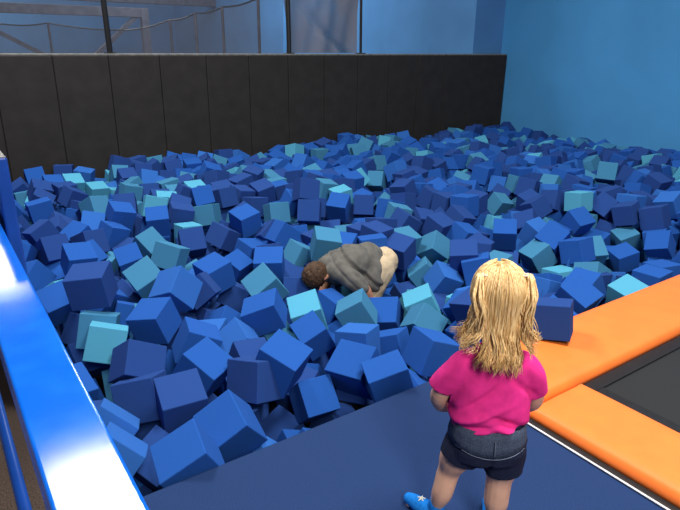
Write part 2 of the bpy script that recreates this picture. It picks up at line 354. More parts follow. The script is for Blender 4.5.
# (colour, x, y, z in mm, quaternion x1000, size in mm, label)
CUBES = [
('R',647,1985,-27,252,89,960,80,211,200,206,'tipped royal blue foam cube, left of pit centre, front row'),
('R',905,2153,-70,715,-113,-323,610,219,206,211,'tipped royal blue foam cube, left of bending person, front row'),
('D',773,2413,-30,987,138,-30,-72,208,208,208,'tilted dark blue foam cube, rightmost, left of pit centre, front row'),
('D',663,3584,196,64,251,964,63,229,215,211,'tilted dark blue foam cube, left one, by the guard rail, level with bending person'),
('D',1157,2381,-10,1,567,800,-198,213,208,204,'tilted dark blue foam cube, right one, left of bending person, two rows nearer'),
('R',1293,2366,42,159,-463,-862,-133,214,211,211,'tilted royal blue foam cube, left of bending person, two rows nearer'),
('R',947,3328,-15,141,403,900,89,214,210,201,'tilted royal blue foam cube, left one, left of pit centre, one row before bending person'),
('R',2104,2104,-24,136,-752,-632,128,209,208,208,'tilted royal blue foam cube, between the two people, two rows nearer'),
('R',1712,2272,-84,941,16,-280,189,209,231,220,'tipped royal blue foam cube, in line with bending person, two rows nearer'),
('D',714,2905,-39,809,-180,-488,273,192,207,218,'tipped dark blue foam cube, left of pit centre, two rows before bending person'),
('R',1469,2330,-219,917,395,-23,-51,191,194,194,'tipped royal blue foam cube, in line with bending person, front row'),
('R',1713,1995,-23,154,218,963,-41,208,208,208,'tilted royal blue foam cube, in line with bending person, two rows nearer'),
('D',669,2706,-123,244,172,801,519,215,215,212,'tilted dark blue foam cube, leftmost, left of pit centre, front row'),
('R',962,2609,-11,239,-459,-846,-127,209,211,209,'tipped royal blue foam cube, right one, left of pit centre, two rows before bending person'),
('R',1554,3042,-6,214,296,931,26,229,201,184,'tilted royal blue foam cube, left of bending person, one row nearer'),
('M',1165,3534,65,129,-381,-270,-875,215,213,211,'tipped medium blue foam cube, left of pit centre, level with bending person'),
('D',2699,1770,164,19,502,859,-99,202,202,195,'dark blue foam cube sitting up on the orange pad beside the child'),
('L',624,3181,-4,426,-703,-393,-411,197,203,203,'tilted pale blue foam cube, by the guard rail, two rows before bending person'),
('R',1773,2821,-133,253,80,958,112,178,195,195,'tipped royal blue foam cube, left one, in line with bending person, one row nearer'),
('R',1076,2981,-56,186,-767,-598,140,208,204,208,'tilted royal blue foam cube, right one, left of pit centre, one row before bending person'),
('T',2137,2850,-83,870,-243,-134,408,206,202,205,'tipped turquoise foam cube, in line with bending person, one row nearer'),
('M',399,2219,-60,363,-213,-900,115,199,200,199,'tipped medium blue foam cube, right one, by the guard rail, front row'),
('R',3312,2026,29,87,-40,968,232,209,0,0,'tilted royal blue foam cube, third from left, right of the child, level with bending person'),
('R',535,4100,-87,22,-118,468,875,198,0,0,'tipped royal blue foam cube, left one, by the guard rail, one row before bending person'),
('R',1549,3810,5,39,641,755,131,213,201,207,'tilted royal blue foam cube, leftmost, left of bending person, level'),
('T',1116,4014,-15,22,-628,-701,-336,208,210,209,'tipped turquoise foam cube, left one, left of pit centre, level with bending person'),
('M',3101,3025,-122,274,-773,-571,-20,195,195,194,'tipped medium blue foam cube, between the two people, level'),
('T',2438,2523,-106,347,-18,896,-278,169,202,198,'tipped turquoise foam cube, between the two people, one row nearer'),
('R',4307,2691,-8,684,-106,114,713,199,0,0,'tilted royal blue foam cube, second from left, right of the child, level with bending person'),
('T',1771,3443,-22,140,703,619,321,208,209,208,'tipped turquoise foam cube, left of bending person, level'),
('M',1893,2502,-87,29,496,862,-103,203,204,205,'tilted medium blue foam cube, in line with bending person, one row nearer'),
('D',616,2289,-227,802,-5,536,264,208,0,0,'tilted dark blue foam cube, second from left, left of pit centre, front row'),
('T',1440,4441,-27,779,295,-499,239,195,216,209,'tilted turquoise foam cube, left of pit centre, level with bending person'),
('R',2401,2864,-184,881,29,-326,341,201,204,202,'tipped royal blue foam cube, right one, in line with bending person, one row nearer'),
('R',2275,4779,51,151,-744,651,11,210,0,0,'tilted royal blue foam cube, left of bending person, farther back'),
('L',1857,3021,-84,180,208,954,115,203,205,205,'tilted pale blue foam cube, in line with bending person, one row nearer'),
('T',4175,2967,-120,236,771,568,164,203,199,204,'tipped turquoise foam cube, beyond the child, level with bending person'),
('M',434,2436,-67,367,-193,-901,127,196,198,196,'tipped medium blue foam cube, left one, by the guard rail, front row'),
('R',5314,2505,-106,323,534,760,180,200,204,204,'tipped royal blue foam cube, towards right edge, level with bending person'),
('R',4993,2659,-206,76,823,542,154,196,202,184,'tilted royal blue foam cube, towards right edge, level with bending person'),
('R',795,4648,-3,151,-732,125,-653,208,0,0,'tilted royal blue foam cube, second from left, by the guard rail, level with bending person'),
('D',1335,2435,-474,109,-196,684,695,211,0,0,'tilted dark blue foam cube, third from left, left of bending person, front row'),
('T',3566,3619,-115,877,-225,-393,162,200,204,202,'tipped turquoise foam cube, right one, between the two people, level'),
('R',1940,3692,25,53,277,950,136,214,209,210,'tilted royal blue foam cube, rightmost, left of bending person, level'),
('D',5645,2766,56,529,376,613,450,211,0,0,'tilted dark blue foam cube, right one, towards right edge, just beyond bending person'),
('T',635,3396,-19,117,-187,-965,145,203,201,205,'tilted turquoise foam cube, by the guard rail, one row before bending person'),
('R',4220,3384,-37,116,406,887,187,207,208,208,'tilted royal blue foam cube, right one, beyond the child, just beyond bending person'),
('D',703,5171,-58,468,-876,-96,64,210,0,0,'tipped dark blue foam cube, left one, by the guard rail, level with bending person'),
('T',2396,3620,130,781,-578,204,-115,200,0,0,'tilted turquoise foam cube, in line with bending person, level'),
('D',3066,3518,-21,87,-967,-172,-164,205,0,0,'tilted dark blue foam cube, second from left, between the two people, level'),
('D',3309,3020,25,121,378,909,128,213,210,210,'tilted dark blue foam cube, rightmost, between the two people, level'),
('D',2044,4765,-61,849,186,-483,106,191,211,212,'tipped dark blue foam cube, left one, left of bending person, farther back'),
('M',1309,2908,-98,126,-918,77,-369,198,0,0,'tipped medium blue foam cube, left of bending person, one row nearer'),
('D',1739,4735,-49,221,746,584,-231,207,0,0,'tipped dark blue foam cube, leftmost, left of pit centre, level with bending person'),
('R',5157,3266,-43,157,-716,-627,-265,207,207,207,'tipped royal blue foam cube, rightmost, right of the child, just beyond bending person'),
('L',4000,2045,-116,55,741,647,167,200,203,204,'tilted pale blue foam cube, towards right edge, level with bending person'),
('R',2140,2484,-178,111,476,857,-164,193,201,201,'tilted royal blue foam cube, rightmost, in line with bending person, one row nearer'),
('R',1378,5618,32,102,-80,-594,-794,211,0,0,'tilted royal blue foam cube, rightmost, by the guard rail, just beyond bending person'),
('D',5521,2983,62,796,596,15,102,197,0,0,'tilted dark blue foam cube, left one, towards right edge, just beyond bending person'),
('R',4333,2949,11,640,381,-139,-652,210,0,0,'tipped royal blue foam cube, leftmost, right of the child, just beyond bending person'),
('R',3420,4917,-9,79,413,873,247,209,210,209,'tilted royal blue foam cube, leftmost, in line with bending person, just beyond'),
('L',2605,2723,-105,868,-190,-131,440,204,200,204,'tilted pale blue foam cube, between the two people, one row nearer'),
('R',1630,5285,26,484,-430,-338,-683,202,0,0,'tilted royal blue foam cube, left of pit centre, just beyond bending person'),
('R',2426,4344,3,47,942,-42,-331,198,0,0,'tipped royal blue foam cube, left of bending person, farther back'),
('R',466,4785,-134,61,896,318,303,208,0,0,'tipped royal blue foam cube, second from left, by the guard rail, level with bending person'),
('R',3306,2867,-27,112,407,900,-108,208,208,208,'tilted royal blue foam cube, beyond the child, level with bending person'),
('D',2950,4743,43,167,279,804,498,214,212,211,'tilted dark blue foam cube, second from left, in line with bending person, just beyond'),
('D',668,5407,22,119,-772,588,-210,200,0,0,'tilted dark blue foam cube, left one, by the guard rail, just beyond bending person'),
('T',2373,3971,-77,258,14,-965,-41,209,0,0,'tilted turquoise foam cube, left of bending person, level'),
('D',2993,4875,225,78,596,-186,-777,205,0,0,'tilted dark blue foam cube, leftmost, in line with bending person, far back'),
('D',1722,3848,-223,247,-327,-908,89,204,194,173,'tilted dark blue foam cube, left of bending person, one row nearer'),
('R',2096,3108,-137,547,224,-4,807,196,0,0,'tilted royal blue foam cube, leftmost, in line with bending person, one row nearer'),
('R',778,6126,48,61,51,683,-726,211,0,0,'upright royal blue foam cube, by the guard rail, just beyond bending person'),
('D',1881,5377,12,42,777,-112,618,211,0,0,'tilted dark blue foam cube, right one, left of pit centre, just beyond bending person'),
('D',1278,2692,-110,163,-647,-125,734,197,0,0,'tilted dark blue foam cube, left one, left of bending person, two rows nearer'),
('R',1217,4789,-136,61,-710,-656,-248,203,196,203,'tilted royal blue foam cube, rightmost, by the guard rail, level with bending person'),
('R',4308,2046,-81,691,-16,-9,723,208,0,0,'upright royal blue foam cube, left one, towards right edge, level with bending person'),
('L',5363,3418,110,508,472,452,-561,197,0,0,'upright pale blue foam cube, right of the child, far back'),
('D',1361,3601,-6,426,-330,-842,4,176,189,181,'tipped dark blue foam cube, rightmost, left of pit centre, level with bending person'),
('D',3789,3809,-15,185,-697,78,-688,206,0,0,'tilted dark blue foam cube, second from left, between the two people, farther back'),
('R',1239,5394,-70,691,-472,-436,-333,198,0,0,'tilted royal blue foam cube, second from left, by the guard rail, just beyond bending person'),
('T',2149,5373,-15,51,354,923,-141,215,210,201,'tilted turquoise foam cube, left of pit centre, just beyond bending person'),
('T',5473,2918,-184,99,836,500,202,193,196,200,'tilted turquoise foam cube, towards right edge, just beyond bending person'),
('R',1974,4374,-212,183,-500,-827,-183,188,197,198,'tilted royal blue foam cube, second from left, left of bending person, level'),
('D',569,3508,-248,-702,235,279,612,200,0,0,'tipped dark blue foam cube, by the guard rail, two rows before bending person'),
('T',1441,5011,-97,254,-466,-794,-298,204,201,205,'tipped turquoise foam cube, right one, left of pit centre, level with bending person'),
('T',2739,5023,-4,-79,-672,165,718,204,0,0,'tilted turquoise foam cube, left of bending person, farther back'),
('D',5581,3245,55,329,-640,-689,82,207,0,0,'tipped dark blue foam cube, right of the child, just beyond bending person'),
('D',996,5179,-53,465,-697,263,-478,207,0,0,'tilted dark blue foam cube, right one, by the guard rail, just beyond bending person'),
('R',3544,2119,20,250,-21,967,-33,197,0,0,'tilted royal blue foam cube, rightmost, right of the child, level with bending person'),
('D',2449,5618,68,650,-124,89,745,199,0,0,'tilted dark blue foam cube, second from left, left of bending person, far back'),
('T',5318,4392,-136,242,-715,-648,-100,198,201,203,'tilted turquoise foam cube, left one, beyond the child, far back'),
('M',6135,2884,81,32,204,-120,-971,210,0,0,'tilted medium blue foam cube, towards right edge, far back'),
('D',3681,4831,-17,178,271,785,528,207,210,209,'tilted dark blue foam cube, fifth from left, in line with bending person, just beyond'),
('D',5148,3763,-12,190,-51,826,528,204,0,0,'tipped dark blue foam cube, right one, beyond the child, just beyond bending person'),
('T',3145,3285,-177,839,-323,-130,418,200,191,200,'tipped turquoise foam cube, left one, between the two people, level'),
('R',2218,5636,94,582,410,268,-649,197,0,0,'tipped royal blue foam cube, left of pit centre, far back'),
('M',4540,3285,-55,972,230,-40,24,198,0,0,'tilted medium blue foam cube, beyond the child, just beyond bending person'),
('D',658,3932,-271,462,-259,-398,749,211,0,0,'tipped dark blue foam cube, by the guard rail, one row before bending person'),
('T',6870,4049,128,271,441,718,466,217,219,214,'tilted turquoise foam cube, right of the child, farthest stretch'),
('R',4347,4026,73,94,692,33,-715,211,0,0,'upright royal blue foam cube, between the two people, far back'),
('T',1262,6063,20,173,135,-851,-478,205,0,0,'tipped turquoise foam cube, by the guard rail, far back'),
('R',3910,3602,-71,979,152,137,-12,208,0,0,'tilted royal blue foam cube, between the two people, farther back'),
('D',3565,4041,5,-49,864,-91,492,203,0,0,'tipped dark blue foam cube, between the two people, farther back'),
('R',5674,4998,68,87,654,163,-733,212,0,0,'upright royal blue foam cube, left one, beyond the child, farthest stretch'),
('D',4118,3878,-7,965,221,137,37,212,0,0,'tilted dark blue foam cube, rightmost, between the two people, farther back'),
('R',356,2920,-111,728,182,-658,-60,210,0,0,'tilted royal blue foam cube, by the guard rail, two rows before bending person'),
('D',2901,5626,69,704,177,19,-687,201,0,0,'tilted dark blue foam cube, sixth from left, left of bending person, far back'),
('D',6793,3386,116,440,593,361,569,204,0,0,'tilted dark blue foam cube, towards right edge, far back'),
('D',1183,6726,-2,68,511,141,-846,197,0,0,'tilted dark blue foam cube, right one, by the guard rail, far back'),
('D',2039,3433,-128,223,-772,-390,-449,208,0,0,'tilted dark blue foam cube, left of bending person, level'),
('D',2599,2238,61,975,-158,-157,8,203,0,0,'tilted dark blue foam cube, right one, between the two people, one row nearer'),
('D',4332,4534,41,865,67,234,-439,210,0,0,'tilted dark blue foam cube, rightmost, between the two people, far back'),
('D',1517,2577,-310,289,-8,715,-636,211,0,0,'tilted dark blue foam cube, rightmost, left of bending person, front row'),
('D',1613,2322,-451,756,145,131,624,208,0,0,'tilted dark blue foam cube, left one, in line with bending person, front row'),
('T',4664,5854,-60,248,394,787,404,206,206,207,'tipped turquoise foam cube, in line with bending person, far back'),
('D',5391,3723,34,828,-98,-550,45,211,0,0,'tilted dark blue foam cube, leftmost, right of the child, far back'),
('D',2968,3715,66,608,-405,-497,-469,201,0,0,'tilted dark blue foam cube, sixth from left, in line with bending person, just beyond'),
('T',4583,2740,-95,27,-551,383,-741,207,0,0,'tipped turquoise foam cube, right one, right of the child, level with bending person'),
('R',1400,3319,-189,455,657,-601,-30,203,0,0,'tipped royal blue foam cube, left of bending person, one row nearer'),
('R',2780,3510,51,389,336,-663,-544,210,0,0,'tilted royal blue foam cube, third from left, in line with bending person, just beyond'),
('M',3546,2423,-112,83,-721,-668,163,198,0,0,'tilted medium blue foam cube, right of the child, level with bending person'),
('M',1135,5690,-44,386,-604,-158,679,202,0,0,'tipped medium blue foam cube, by the guard rail, just beyond bending person'),
('L',1564,7315,-109,113,-657,-742,-64,204,207,196,'tilted pale blue foam cube, right one, by the guard rail, far back'),
('D',4241,4842,72,55,-577,-156,-800,206,0,0,'tilted dark blue foam cube, leftmost, between the two people, far back'),
('D',2660,6288,101,374,-416,-435,706,207,0,0,'tilted dark blue foam cube, leftmost, left of bending person, far back'),
('D',5576,4212,60,205,-11,-676,-707,211,0,0,'tilted dark blue foam cube, rightmost, beyond the child, far back'),
('R',911,3781,-173,581,265,-526,-562,205,0,0,'tilted royal blue foam cube, by the guard rail, one row before bending person'),
('R',2173,4486,-159,601,-15,786,145,210,0,0,'tilted royal blue foam cube, third from left, left of bending person, level'),
('R',948,5412,-56,502,187,-841,73,210,0,0,'tilted royal blue foam cube, leftmost, by the guard rail, just beyond bending person'),
('D',4313,4256,43,72,-715,-696,8,204,0,0,'upright dark blue foam cube, between the two people, far back'),
('D',1864,2447,-330,204,-533,521,634,196,0,0,'tilted dark blue foam cube, right one, in line with bending person, front row'),
('R',4541,2086,-81,739,656,-108,-103,198,0,0,'upright royal blue foam cube, right one, towards right edge, level with bending person'),
('D',4743,3546,-65,284,887,127,-341,201,0,0,'tipped dark blue foam cube, left one, beyond the child, just beyond bending person'),
('D',923,7088,25,244,-692,-680,-4,202,0,0,'tilted dark blue foam cube, left one, by the guard rail, far back'),
('D',4062,4635,9,87,79,-984,131,198,0,0,'tilted dark blue foam cube, second from left, between the two people, far back'),
('L',1722,5654,62,768,615,27,-177,211,0,0,'tilted pale blue foam cube, left of pit centre, far back'),
('D',1024,4270,-250,551,351,239,719,203,0,0,'tipped dark blue foam cube, right one, by the guard rail, level with bending person'),
('T',1750,6564,11,421,-446,559,558,198,0,0,'tilted turquoise foam cube, leftmost, left of pit centre, far back'),
('M',4858,5710,74,263,957,120,-12,209,0,0,'tilted medium blue foam cube, in line with bending person, farthest stretch'),
('D',2664,5660,43,532,-549,536,-359,203,0,0,'tilted dark blue foam cube, fourth from left, left of bending person, far back'),
('D',2700,5423,-19,459,-602,459,-465,201,0,0,'tilted dark blue foam cube, fifth from left, left of bending person, far back'),
('D',2948,3276,-340,612,-343,372,608,203,0,0,'tilted dark blue foam cube, leftmost, between the two people, level'),
('T',3714,3018,-143,803,-27,596,-17,198,0,0,'tilted turquoise foam cube, beyond the child, level with bending person'),
('M',5819,3122,75,478,517,547,454,209,0,0,'upright medium blue foam cube, towards right edge, far back'),
('D',733,2741,-372,292,772,-442,-352,196,0,0,'tipped dark blue foam cube, left of pit centre, front row'),
('R',2967,5079,57,516,-302,500,627,203,0,0,'tilted royal blue foam cube, left of bending person, far back'),
('D',1568,6110,-15,202,-566,391,-698,211,0,0,'tipped dark blue foam cube, rightmost, by the guard rail, far back'),
('L',4039,2633,-205,779,-51,60,622,208,0,0,'upright pale blue foam cube, right of the child, level with bending person'),
('T',3332,3760,-58,-109,691,114,-706,198,0,0,'tilted turquoise foam cube, between the two people, farther back'),
('R',1003,7908,13,327,-648,-362,585,207,0,0,'tipped royal blue foam cube, by the guard rail, farthest stretch'),
('R',3842,4591,-28,154,68,-984,55,204,0,0,'tilted royal blue foam cube, rightmost, in line with bending person, just beyond'),
('L',1326,7406,-9,34,-44,212,-976,202,0,0,'tilted pale blue foam cube, left one, by the guard rail, far back'),
('M',2134,7178,-7,309,674,-659,127,200,0,0,'tipped medium blue foam cube, left of pit centre, far back'),
('M',1527,7761,-5,232,-110,-723,642,207,0,0,'tilted medium blue foam cube, by the guard rail, farthest stretch'),
('R',4108,5627,27,651,120,45,-748,211,0,0,'tilted royal blue foam cube, in line with bending person, far back'),
('D',1154,6951,13,705,64,-705,35,205,0,0,'upright dark blue foam cube, by the guard rail, far back'),
('D',4562,4091,61,759,-33,644,85,198,0,0,'tilted dark blue foam cube, leftmost, beyond the child, far back'),
('R',816,4034,-108,410,-108,868,259,206,0,0,'tipped royal blue foam cube, right one, by the guard rail, one row before bending person'),
('M',4114,6778,69,286,150,-945,53,205,0,0,'tipped medium blue foam cube, in line with bending person, farthest stretch'),
('R',6561,3468,26,63,-176,-764,-618,202,0,0,'tilted royal blue foam cube, right one, towards right edge, far back'),
('D',5505,5935,46,827,-47,-557,56,211,0,0,'tilted dark blue foam cube, third from left, between the two people, farthest stretch'),
('D',6040,3931,84,625,-397,-467,484,205,0,0,'tilted dark blue foam cube, second from left, right of the child, far back'),
('R',3187,3551,-218,743,-14,-137,654,210,0,0,'tilted royal blue foam cube, between the two people, level'),
('D',5834,3369,100,212,608,-44,764,196,0,0,'tilted dark blue foam cube, rightmost, right of the child, far back'),
('T',4140,2429,-135,478,-111,864,-116,208,0,0,'tipped turquoise foam cube, left one, right of the child, level with bending person'),
('D',5319,3980,-25,976,141,-157,-57,199,0,0,'tilted dark blue foam cube, second from left, beyond the child, far back'),
('D',2824,5958,86,806,-25,591,15,212,0,0,'tilted dark blue foam cube, third from left, left of bending person, far back'),
('D',3229,3973,21,467,-638,438,-427,210,0,0,'tilted dark blue foam cube, rightmost, in line with bending person, just beyond'),
('T',3593,5436,51,-23,762,-75,643,198,0,0,'tilted turquoise foam cube, in line with bending person, far back'),
('D',3835,4074,-31,191,-42,-824,532,198,0,0,'tilted dark blue foam cube, leftmost, between the two people, farther back'),
('D',1334,7915,40,616,403,-518,435,212,0,0,'upright dark blue foam cube, by the guard rail, farthest stretch'),
('R',2609,3687,34,459,-81,-161,870,202,0,0,'tilted royal blue foam cube, second from left, in line with bending person, just beyond'),
('D',5525,3140,-175,123,-92,-638,-755,198,0,0,'tilted dark blue foam cube, right of the child, just beyond bending person'),
('R',431,5115,-34,215,195,242,926,202,0,0,'tipped royal blue foam cube, leftmost, by the guard rail, level with bending person'),
('R',6025,4684,71,-27,-596,802,-33,202,0,0,'upright royal blue foam cube, right one, beyond the child, farthest stretch'),
('D',2139,3742,-179,198,-106,-857,463,206,0,0,'tipped dark blue foam cube, left of bending person, level'),
('R',1004,3280,-359,791,517,199,-259,210,0,0,'tipped royal blue foam cube, left one, left of pit centre, two rows before bending person'),
('R',5294,3122,-250,185,-22,982,30,204,0,0,'tilted royal blue foam cube, right of the child, just beyond bending person'),
('D',1927,7297,14,179,-696,152,-679,200,0,0,'tilted dark blue foam cube, right one, by the guard rail, farthest stretch'),
('L',4552,7733,44,578,-794,-18,186,209,0,0,'tilted pale blue foam cube, left of bending person, farthest stretch'),
('R',6861,4937,82,129,-65,-132,-981,211,0,0,'tilted royal blue foam cube, leftmost, right of the child, farthest stretch'),
('R',2026,2911,-297,-840,525,116,-75,200,0,0,'tilted royal blue foam cube, second from left, in line with bending person, one row nearer'),
('T',702,3249,-354,1,-115,-922,370,201,0,0,'tipped turquoise foam cube, by the guard rail, two rows before bending person'),
('R',703,5010,-254,53,166,820,-545,208,0,0,'tilted royal blue foam cube, leftmost, by the guard rail, level with bending person'),
('D',8199,4091,69,83,248,15,-965,207,0,0,'tilted dark blue foam cube, rightmost, towards right edge, farthest stretch'),
('T',5987,4207,35,14,909,48,414,206,0,0,'tipped turquoise foam cube, right of the child, far back'),
('R',2769,2460,-66,630,223,530,522,197,0,0,'tipped royal blue foam cube, between the two people, one row nearer'),
('R',4541,4346,70,519,478,650,283,198,0,0,'tilted royal blue foam cube, right one, between the two people, far back'),
('D',3608,6078,50,784,-111,-71,-607,202,0,0,'tilted dark blue foam cube, rightmost, left of bending person, farthest stretch'),
('D',3063,6183,114,696,-213,-574,-376,199,0,0,'tilted dark blue foam cube, second from left, left of bending person, farthest stretch'),
('D',1153,3540,-241,606,770,57,-191,209,0,0,'tilted dark blue foam cube, left one, left of pit centre, one row before bending person'),
('M',5764,4780,-44,222,-26,-715,-662,206,0,0,'tilted medium blue foam cube, beyond the child, far back'),
('D',2428,4568,-56,18,325,-201,-924,201,0,0,'tipped dark blue foam cube, right one, left of bending person, farther back'),
('T',3674,4263,16,633,458,-539,315,199,0,0,'tilted turquoise foam cube, in line with bending person, just beyond'),
('D',815,5645,-45,637,456,203,588,206,0,0,'tipped dark blue foam cube, by the guard rail, just beyond bending person'),
('T',5774,4522,16,232,-50,-680,694,202,0,0,'tilted turquoise foam cube, right one, beyond the child, far back'),
('D',2165,5980,46,35,859,-36,509,206,0,0,'tilted dark blue foam cube, right one, left of pit centre, far back'),
('D',2011,7948,80,80,-693,-695,173,200,0,0,'tilted dark blue foam cube, left one, by the guard rail, farthest stretch'),
('D',882,6864,-39,100,557,-773,-286,210,0,0,'tipped dark blue foam cube, second from left, by the guard rail, far back'),
('L',3638,5187,10,100,69,992,34,197,0,0,'tilted pale blue foam cube, in line with bending person, far back'),
('M',5744,4026,5,85,968,157,-177,206,0,0,'tilted medium blue foam cube, right of the child, far back'),
('R',6910,3642,66,554,750,-73,-354,211,0,0,'tilted royal blue foam cube, left one, towards right edge, far back'),
('D',1865,2940,-446,565,-111,-783,234,200,0,0,'tipped dark blue foam cube, in line with bending person, two rows nearer'),
('R',2768,6731,91,463,421,-368,-688,212,0,0,'tilted royal blue foam cube, right one, left of pit centre, farthest stretch'),
('R',5422,6512,60,768,-607,185,86,206,0,0,'tilted royal blue foam cube, rightmost, in line with bending person, farthest stretch'),
('R',903,4927,-88,693,-475,542,-34,201,0,0,'tipped royal blue foam cube, rightmost, by the guard rail, level with bending person'),
('R',6226,4247,103,375,578,540,483,199,0,0,'tilted royal blue foam cube, second from left, right of the child, farthest stretch'),
('D',2577,7469,41,362,-493,402,-682,204,0,0,'tilted dark blue foam cube, rightmost, left of pit centre, farthest stretch'),
('D',3881,3391,-127,601,788,-56,119,197,0,0,'tilted dark blue foam cube, beyond the child, just beyond bending person'),
('R',6143,5818,54,4,678,-97,-728,198,0,0,'upright royal blue foam cube, right one, between the two people, farthest stretch'),
('T',796,7340,-108,-62,-734,52,674,203,0,0,'tilted turquoise foam cube, by the guard rail, far back'),
('D',7347,4026,38,815,146,-560,-2,203,0,0,'tilted dark blue foam cube, leftmost, towards right edge, farthest stretch'),
('R',1902,2002,-189,315,-106,-938,-95,196,0,0,'tipped royal blue foam cube, between the two people, two rows nearer'),
('M',1231,3177,-172,244,-600,-325,-689,207,0,0,'upright medium blue foam cube, left of pit centre, one row before bending person'),
('L',1851,5121,-98,677,6,48,734,198,0,0,'upright pale blue foam cube, left of pit centre, just beyond bending person'),
('R',1236,2103,-361,368,661,504,417,206,0,0,'tilted royal blue foam cube, left of bending person, front row'),
('T',5028,6342,36,204,660,-88,-718,210,0,0,'tilted turquoise foam cube, right one, in line with bending person, farthest stretch'),
('T',1066,5119,-244,173,740,-243,603,203,0,0,'tilted turquoise foam cube, by the guard rail, level with bending person'),
('D',3003,3950,0,-15,-677,-735,-17,201,0,0,'upright dark blue foam cube, in line with bending person, just beyond'),
('R',3802,2601,-196,491,455,675,311,197,0,0,'tilted royal blue foam cube, leftmost, right of the child, level with bending person'),
('R',5850,2702,-149,67,-151,-789,591,207,0,0,'tilted royal blue foam cube, towards right edge, just beyond bending person'),
('D',783,7549,-42,94,-874,-48,474,201,0,0,'tipped dark blue foam cube, leftmost, by the guard rail, far back'),
('R',2807,7396,40,29,61,993,93,209,0,0,'tilted royal blue foam cube, left one, left of pit centre, farthest stretch'),
('T',1618,3069,-207,229,777,-75,-582,200,0,0,'tilted turquoise foam cube, left of bending person, one row nearer'),
('M',3797,6972,-2,655,483,481,-325,209,0,0,'tilted medium blue foam cube, left of bending person, farthest stretch'),
('R',5349,5487,-21,314,631,61,-706,204,0,0,'tilted royal blue foam cube, between the two people, farthest stretch'),
('R',6551,5202,50,477,-719,-352,-363,209,0,0,'tipped royal blue foam cube, beyond the child, farthest stretch'),
('D',6773,6079,130,15,576,-113,-809,202,0,0,'tilted dark blue foam cube, left one, beyond the child, farthest stretch'),
('D',2950,2925,-310,156,-815,-554,-67,199,0,0,'tilted dark blue foam cube, left one, between the two people, one row nearer'),
('T',1936,7682,-17,253,-691,300,-607,201,0,0,'tipped turquoise foam cube, by the guard rail, farthest stretch'),
('D',3182,5535,34,438,-602,379,-549,205,0,0,'tilted dark blue foam cube, rightmost, left of bending person, far back'),
('T',2181,6531,11,-31,705,-702,101,212,0,0,'tilted turquoise foam cube, rightmost, left of pit centre, far back'),
('D',3131,4627,-178,779,-270,435,362,198,0,0,'tilted dark blue foam cube, third from left, in line with bending person, just beyond'),
('R',4623,6267,7,-99,720,-657,202,211,0,0,'tilted royal blue foam cube, third from left, in line with bending person, farthest stretch'),
('R',5916,5079,79,21,671,713,-202,207,0,0,'tilted royal blue foam cube, left one, beyond the child, farthest stretch'),
('D',1378,3522,-235,569,-431,-300,632,197,0,0,'tilted dark blue foam cube, right one, left of pit centre, one row before bending person'),
('D',1657,5888,-182,354,-472,474,654,210,0,0,'tilted dark blue foam cube, left one, left of pit centre, just beyond bending person'),
('T',7768,4841,4,962,-172,-209,-20,201,0,0,'tipped turquoise foam cube, right of the child, farthest stretch'),
('D',3811,5415,36,376,-630,439,-519,209,0,0,'tilted dark blue foam cube, rightmost, in line with bending person, far back'),
('R',5837,3690,59,120,-745,-60,-654,202,0,0,'upright royal blue foam cube, right of the child, far back'),
('L',9868,7287,117,411,417,578,-569,209,0,0,'tilted pale blue foam cube, beyond the child, farthest stretch'),
('R',4772,6997,20,881,30,-190,-433,210,0,0,'tilted royal blue foam cube, leftmost, in line with bending person, farthest stretch'),
('D',3463,7886,50,432,-540,468,-551,210,0,0,'tilted dark blue foam cube, leftmost, left of bending person, farthest stretch'),
('D',2149,7440,43,171,983,6,-64,209,0,0,'tilted dark blue foam cube, leftmost, left of pit centre, farthest stretch'),
('T',4781,7393,24,722,691,-27,-32,199,0,0,'upright turquoise foam cube, in line with bending person, farthest stretch'),
('D',5520,4588,-111,185,666,-539,482,201,0,0,'tipped dark blue foam cube, beyond the child, far back'),
('D',4792,5460,21,652,-751,-60,-88,203,0,0,'tilted dark blue foam cube, leftmost, between the two people, farthest stretch'),
('R',5930,5884,-11,654,-217,297,661,201,0,0,'tipped royal blue foam cube, between the two people, farthest stretch'),
('D',7385,3788,103,404,-581,450,-545,201,0,0,'tilted dark blue foam cube, third from left, towards right edge, farthest stretch'),
('R',1117,7432,-3,169,-984,-25,52,204,0,0,'tilted royal blue foam cube, by the guard rail, far back'),
('T',5307,7118,65,789,566,-224,-80,203,0,0,'tilted turquoise foam cube, left one, in line with bending person, farthest stretch'),
('R',4712,4807,17,970,198,-135,29,200,0,0,'tilted royal blue foam cube, left one, between the two people, far back'),
('L',1914,5863,30,663,735,-54,-134,204,0,0,'upright pale blue foam cube, left of pit centre, far back'),
('D',1940,5596,32,181,152,-232,944,200,0,0,'tipped dark blue foam cube, left of pit centre, far back'),
('D',9887,6995,62,463,478,411,623,210,0,0,'tilted dark blue foam cube, right of the child, farthest stretch'),
('R',5414,3669,-169,266,944,183,67,207,0,0,'tipped royal blue foam cube, second from left, right of the child, just beyond bending person'),
('D',5721,5868,-5,-122,-122,-727,665,202,0,0,'tilted dark blue foam cube, rightmost, between the two people, farthest stretch'),
('D',2344,7146,-12,45,689,703,-170,200,0,0,'tilted dark blue foam cube, third from left, left of pit centre, farthest stretch'),
('D',8598,4560,78,711,241,178,637,206,0,0,'tipped dark blue foam cube, towards right edge, farthest stretch'),
('L',4464,3686,-92,167,-548,229,787,205,0,0,'tilted pale blue foam cube, beyond the child, just beyond bending person'),
('R',4282,6520,-4,33,434,37,-899,211,0,0,'tipped royal blue foam cube, left one, in line with bending person, farthest stretch'),
('D',5961,5321,70,230,-549,725,-346,202,0,0,'tipped dark blue foam cube, left one, beyond the child, farthest stretch'),
('D',7144,5781,59,84,-194,-590,779,207,0,0,'tilted dark blue foam cube, right one, beyond the child, farthest stretch'),
